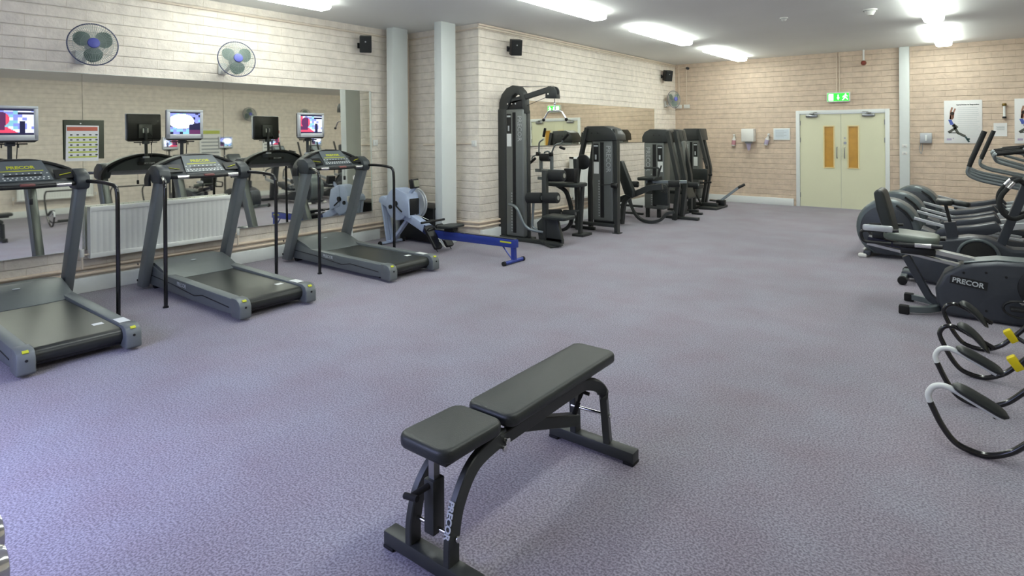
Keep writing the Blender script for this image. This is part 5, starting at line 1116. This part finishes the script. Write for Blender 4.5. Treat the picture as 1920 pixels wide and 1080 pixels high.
# upright bike
y0 = 7.72
t = thing('upright_bike', 'dark grey upright exercise bike between the recumbent bike and the elliptical trainers', 'exercise bike', (0, y0, 0))
body = [(-0.57, 0.25), (-0.545, 0.06), (-0.36, 0.02), (0.75, 0.02), (0.85, 0.2), (0.80, 0.40), (0.55, 0.46), (0.25, 0.44), (0.15, 0.50), (0.06, 0.535), (-0.08, 0.535), (-0.20, 0.505), (-0.34, 0.478), (-0.50, 0.42)]
bm = NB(); prism(bm, body, 'y', y0-0.13, y0+0.13, 0.03, 4); W('body_shell', bm, BIKEG)
bm = NB(); tube(bm, [(0.0+0.165*math.cos(a), y0-0.13, 0.345+0.165*math.sin(a)) for a in [PI*k/16 for k in range(-2, 19)]], 0.016, 10); W('crank_ring', bm, BIKEL)
bm = NB(); cyl(bm, (0, y0-0.145, 0.345), (0, y0-0.12, 0.345), 0.145, 32, 0.008); W('crank_cover', bm, RUBBER)
bm = NB(); bar(bm, [(0, y0-0.16, 0.345), (0.16, y0-0.16, 0.335)], 0.02, 0.02, upv=(0, 1, 0)); cyl(bm, (0, y0-0.17, 0.345), (0, y0-0.145, 0.345), 0.014, 12); bar(bm, [(0, y0+0.16, 0.345), (-0.16, y0+0.16, 0.355)], 0.02, 0.02, upv=(0, 1, 0)); W('crank_arm', bm, CHROME)
for s in (-1, 1):
    bm = NB(); cyl(bm, (-s*0.16, y0+s*0.17, 0.34), (-s*0.16, y0+s*0.28, 0.34), 0.045, 16, 0.01); W('pedal', bm, BLACK)
bm = NB(); bar(bm, [(-0.205, y0, 0.45), (-0.235, y0, 0.66)], 0.10, 0.085, upv=(0, 1, 0)); W('seat_post_sleeve', bm, BIKEG)
bm = NB(); bar(bm, [(-0.22, y0, 0.60), (-0.27, y0, 0.84)], 0.03, 0.045, upv=(0, 1, 0)); W('seat_post', bm, BLACK)
bm = NB(); slab(bm, 0.15, 0.24, 0.055, 0.055, 0.02, TM((-0.28, y0, 0.865), R3(0, 4, 0))); slab(bm, 0.16, 0.10, 0.05, 0.045, 0.02, TM((-0.14, y0, 0.855), R3(0, 8, 0))); W('saddle', bm, VINYL)
bm = NB(); bar(bm, fillet([(0.14, y0, 0.36), (0.27, y0, 0.75), (0.40, y0, 1.15)], 0.1, 4), 0.075, 0.10, upv=(0, 1, 0)); W('handlebar_column', bm, BIKEG)
bm = NB(); prism(bm, [(0.36, 1.05), (0.34, 1.12), (0.52, 1.34), (0.62, 1.30), (0.50, 1.05)], 'y', y0-0.16, y0+0.16, 0.02); W('console', bm, TDARK)
for s in (-1, 1):
    bm = NB(); tube(bm, fillet([(0.42, y0+s*0.05, 1.02), (0.30, y0+s*0.20, 1.15), (0.16, y0+s*0.25, 0.96), (0.17, y0+s*0.25, 0.82), (0.26, y0+s*0.2, 0.74), (0.44, y0+s*0.05, 0.82)], [0.07, 0.07, 0.06, 0.06], 6), 0.022, 12); hb = W('looped_handlebar', bm, FOAM)
    bm = NB(); cyl(bm, (0.225, y0+s*0.226, 1.05), (0.27, y0+s*0.212, 1.11), 0.024, 12); W('heart_rate_grip', bm, CHROME, hb)
for x_ in (-0.63, 0.75):
    bm = NB(); bar(bm, [(x_, y0-0.26, 0.05), (x_, y0+0.26, 0.05)], 0.06, 0.05); W('foot_bar', bm, BIKEL)
    for s in (-1, 1):
        bm = NB(); cyl(bm, (x_, y0+s*0.25, 0.045), (x_, y0+s*0.30, 0.045), 0.045, 16, 0.008); W('rubber_foot', bm, RUBBER)
bm = NB(); bx(bm, (-0.66, y0-0.04, 0.03), (0.8, y0+0.04, 0.09), 0.01); W('base_beam', bm, BIKEG)

# televisions facing the bikes (seen in the mirror)
for k, (yy, lab) in enumerate(((6.6, 'silver television on a floor pole facing the recumbent bike'), (8.0, 'silver television on a floor pole facing the upright bike'), (9.4, 'silver television on a floor pole facing the nearest elliptical'), (10.8, 'silver television on a floor pole facing the farther ellipticals'))):
    tv = dup(TVB if k % 2 else TVA, (1.55, yy, 1.28), PI, lab, 'televisions on floor poles facing the bikes')
    b = NB(); cyl(b, (0, 0, -1.27), (0, 0, 0.0), 0.022, 12); cyl(b, (0, 0, -1.28), (0, 0, -1.25), 0.16, 28, 0.006); obj('floor_pole', b, FRAME, tv)
# posters on the right wall, only in the mirror
for k, (yy, c_) in enumerate(((8.3, GREENP), (10.2, REDPR))):
    t = thing('training_poster', 'poster on the right-hand wall seen in the mirror, %s one' % ('nearer' if k == 0 else 'farther'), 'poster', (XR-0.02, yy, 1.2), 0, 'posters on the right-hand wall')
    obj('poster_sheet', box((-0.012, -0.3, 0), (0, 0.3, 0.85)), PAPER, t)
    obj('poster_heading', box((-0.014, -0.28, 0.72), (-0.012, 0.28, 0.82)), c_, t)
    bm = NB()
    for q in range(6): bx(bm, (-0.014, -0.25, 0.06+q*0.10), (-0.012, 0.25, 0.10+q*0.10))
    obj('printed_rows', bm, PRINT, t)

# ---------------------------------------------------------------- ab rollers
def ab_side(t, yn, white, steep=False):
    pts = [(-0.20, 0.215), (-0.208, 0.255), (-0.186, 0.297), (-0.146, 0.312), (-0.098, 0.300), (-0.02, 0.262), (0.079, 0.212)]
    P = [(x, yn, z+0.003) for x, z in pts]
    bm = NB(); tube(bm, spline(P, 5), 0.0145, 12); W('arm_hook', bm, white, t)
    low = [(-0.20, 0.218), (-0.153, 0.115), (-0.099, 0.043), (-0.035, 0.018), (0.03, 0.0155), (0.098, 0.045), (0.167, 0.106), (0.30, 0.28), (0.40, 0.50), (0.40, 0.62), (0.30, 0.70)]
    bm = NB(); tube(bm, spline([(x, yn, z) for x, z in low], 5), 0.0155, 12); W('rocker_tube', bm, BLACKG, t)
    b = NB(); n = 14; A = []
    for k in range(n+1):
        q = k/n; x = (-0.115+0.17*q) if steep else (-0.108+0.222*q); z = (0.335-0.03*q-0.125*q*q) if steep else (0.333-0.09*q-0.02*q*q); hw = (0.062 if steep else 0.05)*math.sqrt(max(0.02, 1-(2*q-1)**6)); hh = 0.024*math.sqrt(max(0.03, 1-(2*q-1)**4))
        A.append([b.verts.new((x+0.35*hh*math.sin(a), yn+hw*math.cos(a), z+hh*math.sin(a))) for a in [2*PI*j/16 for j in range(16)]])
    for k in range(n):
        for j in range(16): b.faces.new((A[k][j], A[k][(j+1) % 16], A[k+1][(j+1) % 16], A[k+1][j]))
    b.faces.new(A[0]); b.faces.new(A[-1][::-1]); W('elbow_pad', b, VINYL, t)
    bm = NB()
    for x, z in ((-0.055, 0.268), (0.06, 0.205)): cyl(bm, (x, yn, z), (x, yn, z+0.03), 0.006, 8)
    W('pad_bolt', bm, BLACK, t)
def ab_roller(ya, yb, lab, mats, clamps):
    t = thing('ab_roller', lab, 'exercise roller', (0.05, (ya+yb)/2, 0), 0, 'tubular ab rollers')
    ab_side(t, ya, mats[0], clamps); ab_side(t, yb, mats[1], clamps)
    bm = NB(); tube(bm, [(0.30, ya, 0.70), (0.30, yb, 0.70)], 0.0155, 12); W('top_grip_bar', bm, BLACKG, t)
    bm = NB(); slab(bm, 0.14, 0.22, 0.05, 0.04, 0.018, TM((0.42, (ya+yb)/2, 0.07))); W('head_cushion', bm, VINYL, t)
    bm = NB(); tube(bm, [(0.20, ya, 0.145), (0.42, ya+0.12, 0.05), (0.42, yb-0.12, 0.05), (0.20, yb, 0.145)], 0.0145, 12); W('cross_tube', bm, BLACKG, t)
    if clamps:
        for yy in (ya, yb):
            bm = NB(); bx(bm, (0.155, yy-0.03, 0.10), (0.205, yy+0.03, 0.19), 0.008, R=R3(0, -35, 0)); W('yellow_clamp', bm, YELLOW, t)
    return t
ab_roller(3.75, 4.41, 'black ab roller nearest the camera, with white tube hooks', (WHITE, WHITE), False)
ab_roller(4.92, 5.55, 'all-black ab roller behind the white-hooked one, with yellow clamps', (BLACKG, BLACKG), True)

# ---------------------------------------------------------------- dumbbells at the lower left
t = thing('dumbbell_rack', 'low grey dumbbell rack at the lower left corner, almost out of view', 'rack', (-2.15, 0.33, 0))
bm = NB()
for x_ in (-2.55, -1.93): bx(bm, (x_-0.02, 0.02, 0.0), (x_+0.02, 0.40, 0.04), 0.004); bx(bm, (x_-0.02, 0.20, 0.04), (x_+0.02, 0.26, 0.48), 0.004)
bx(bm, (-2.57, 0.20, 0.25), (-1.91, 0.24, 0.29))
W('rack_frame', bm, FRAME)
W('rack_tray', box((-2.6, 0.16, 0.48), (-1.88, 0.40, 0.499), 0.004), FRAME)
for (x_, ye, lab) in ((-2.09, 0.425, 'chrome dumbbell at the left edge, the upper one of the two'), (-1.925, 0.40, 'chrome dumbbell at the lower left corner, the lower one of the two')):
    t = thing('dumbbell', lab, 'dumbbell', (x_, ye-0.13, 0.501), 0, 'chrome dumbbells on the low rack')
    bm = NB(); cyl(bm, (0, 0.05, 0.05), (0, 0.13, 0.05), 0.048, 36, 0.009); obj('weight_head', bm, CHROME, t); bm = NB(); cyl(bm, (0, -0.13, 0.05), (0, -0.05, 0.05), 0.048, 36, 0.009); obj('weight_head', bm, CHROME, t)
    bm = NB(); cyl(bm, (0, -0.06, 0.05), (0, 0.06, 0.05), 0.014, 20); obj('handle', bm, CHROME, t)
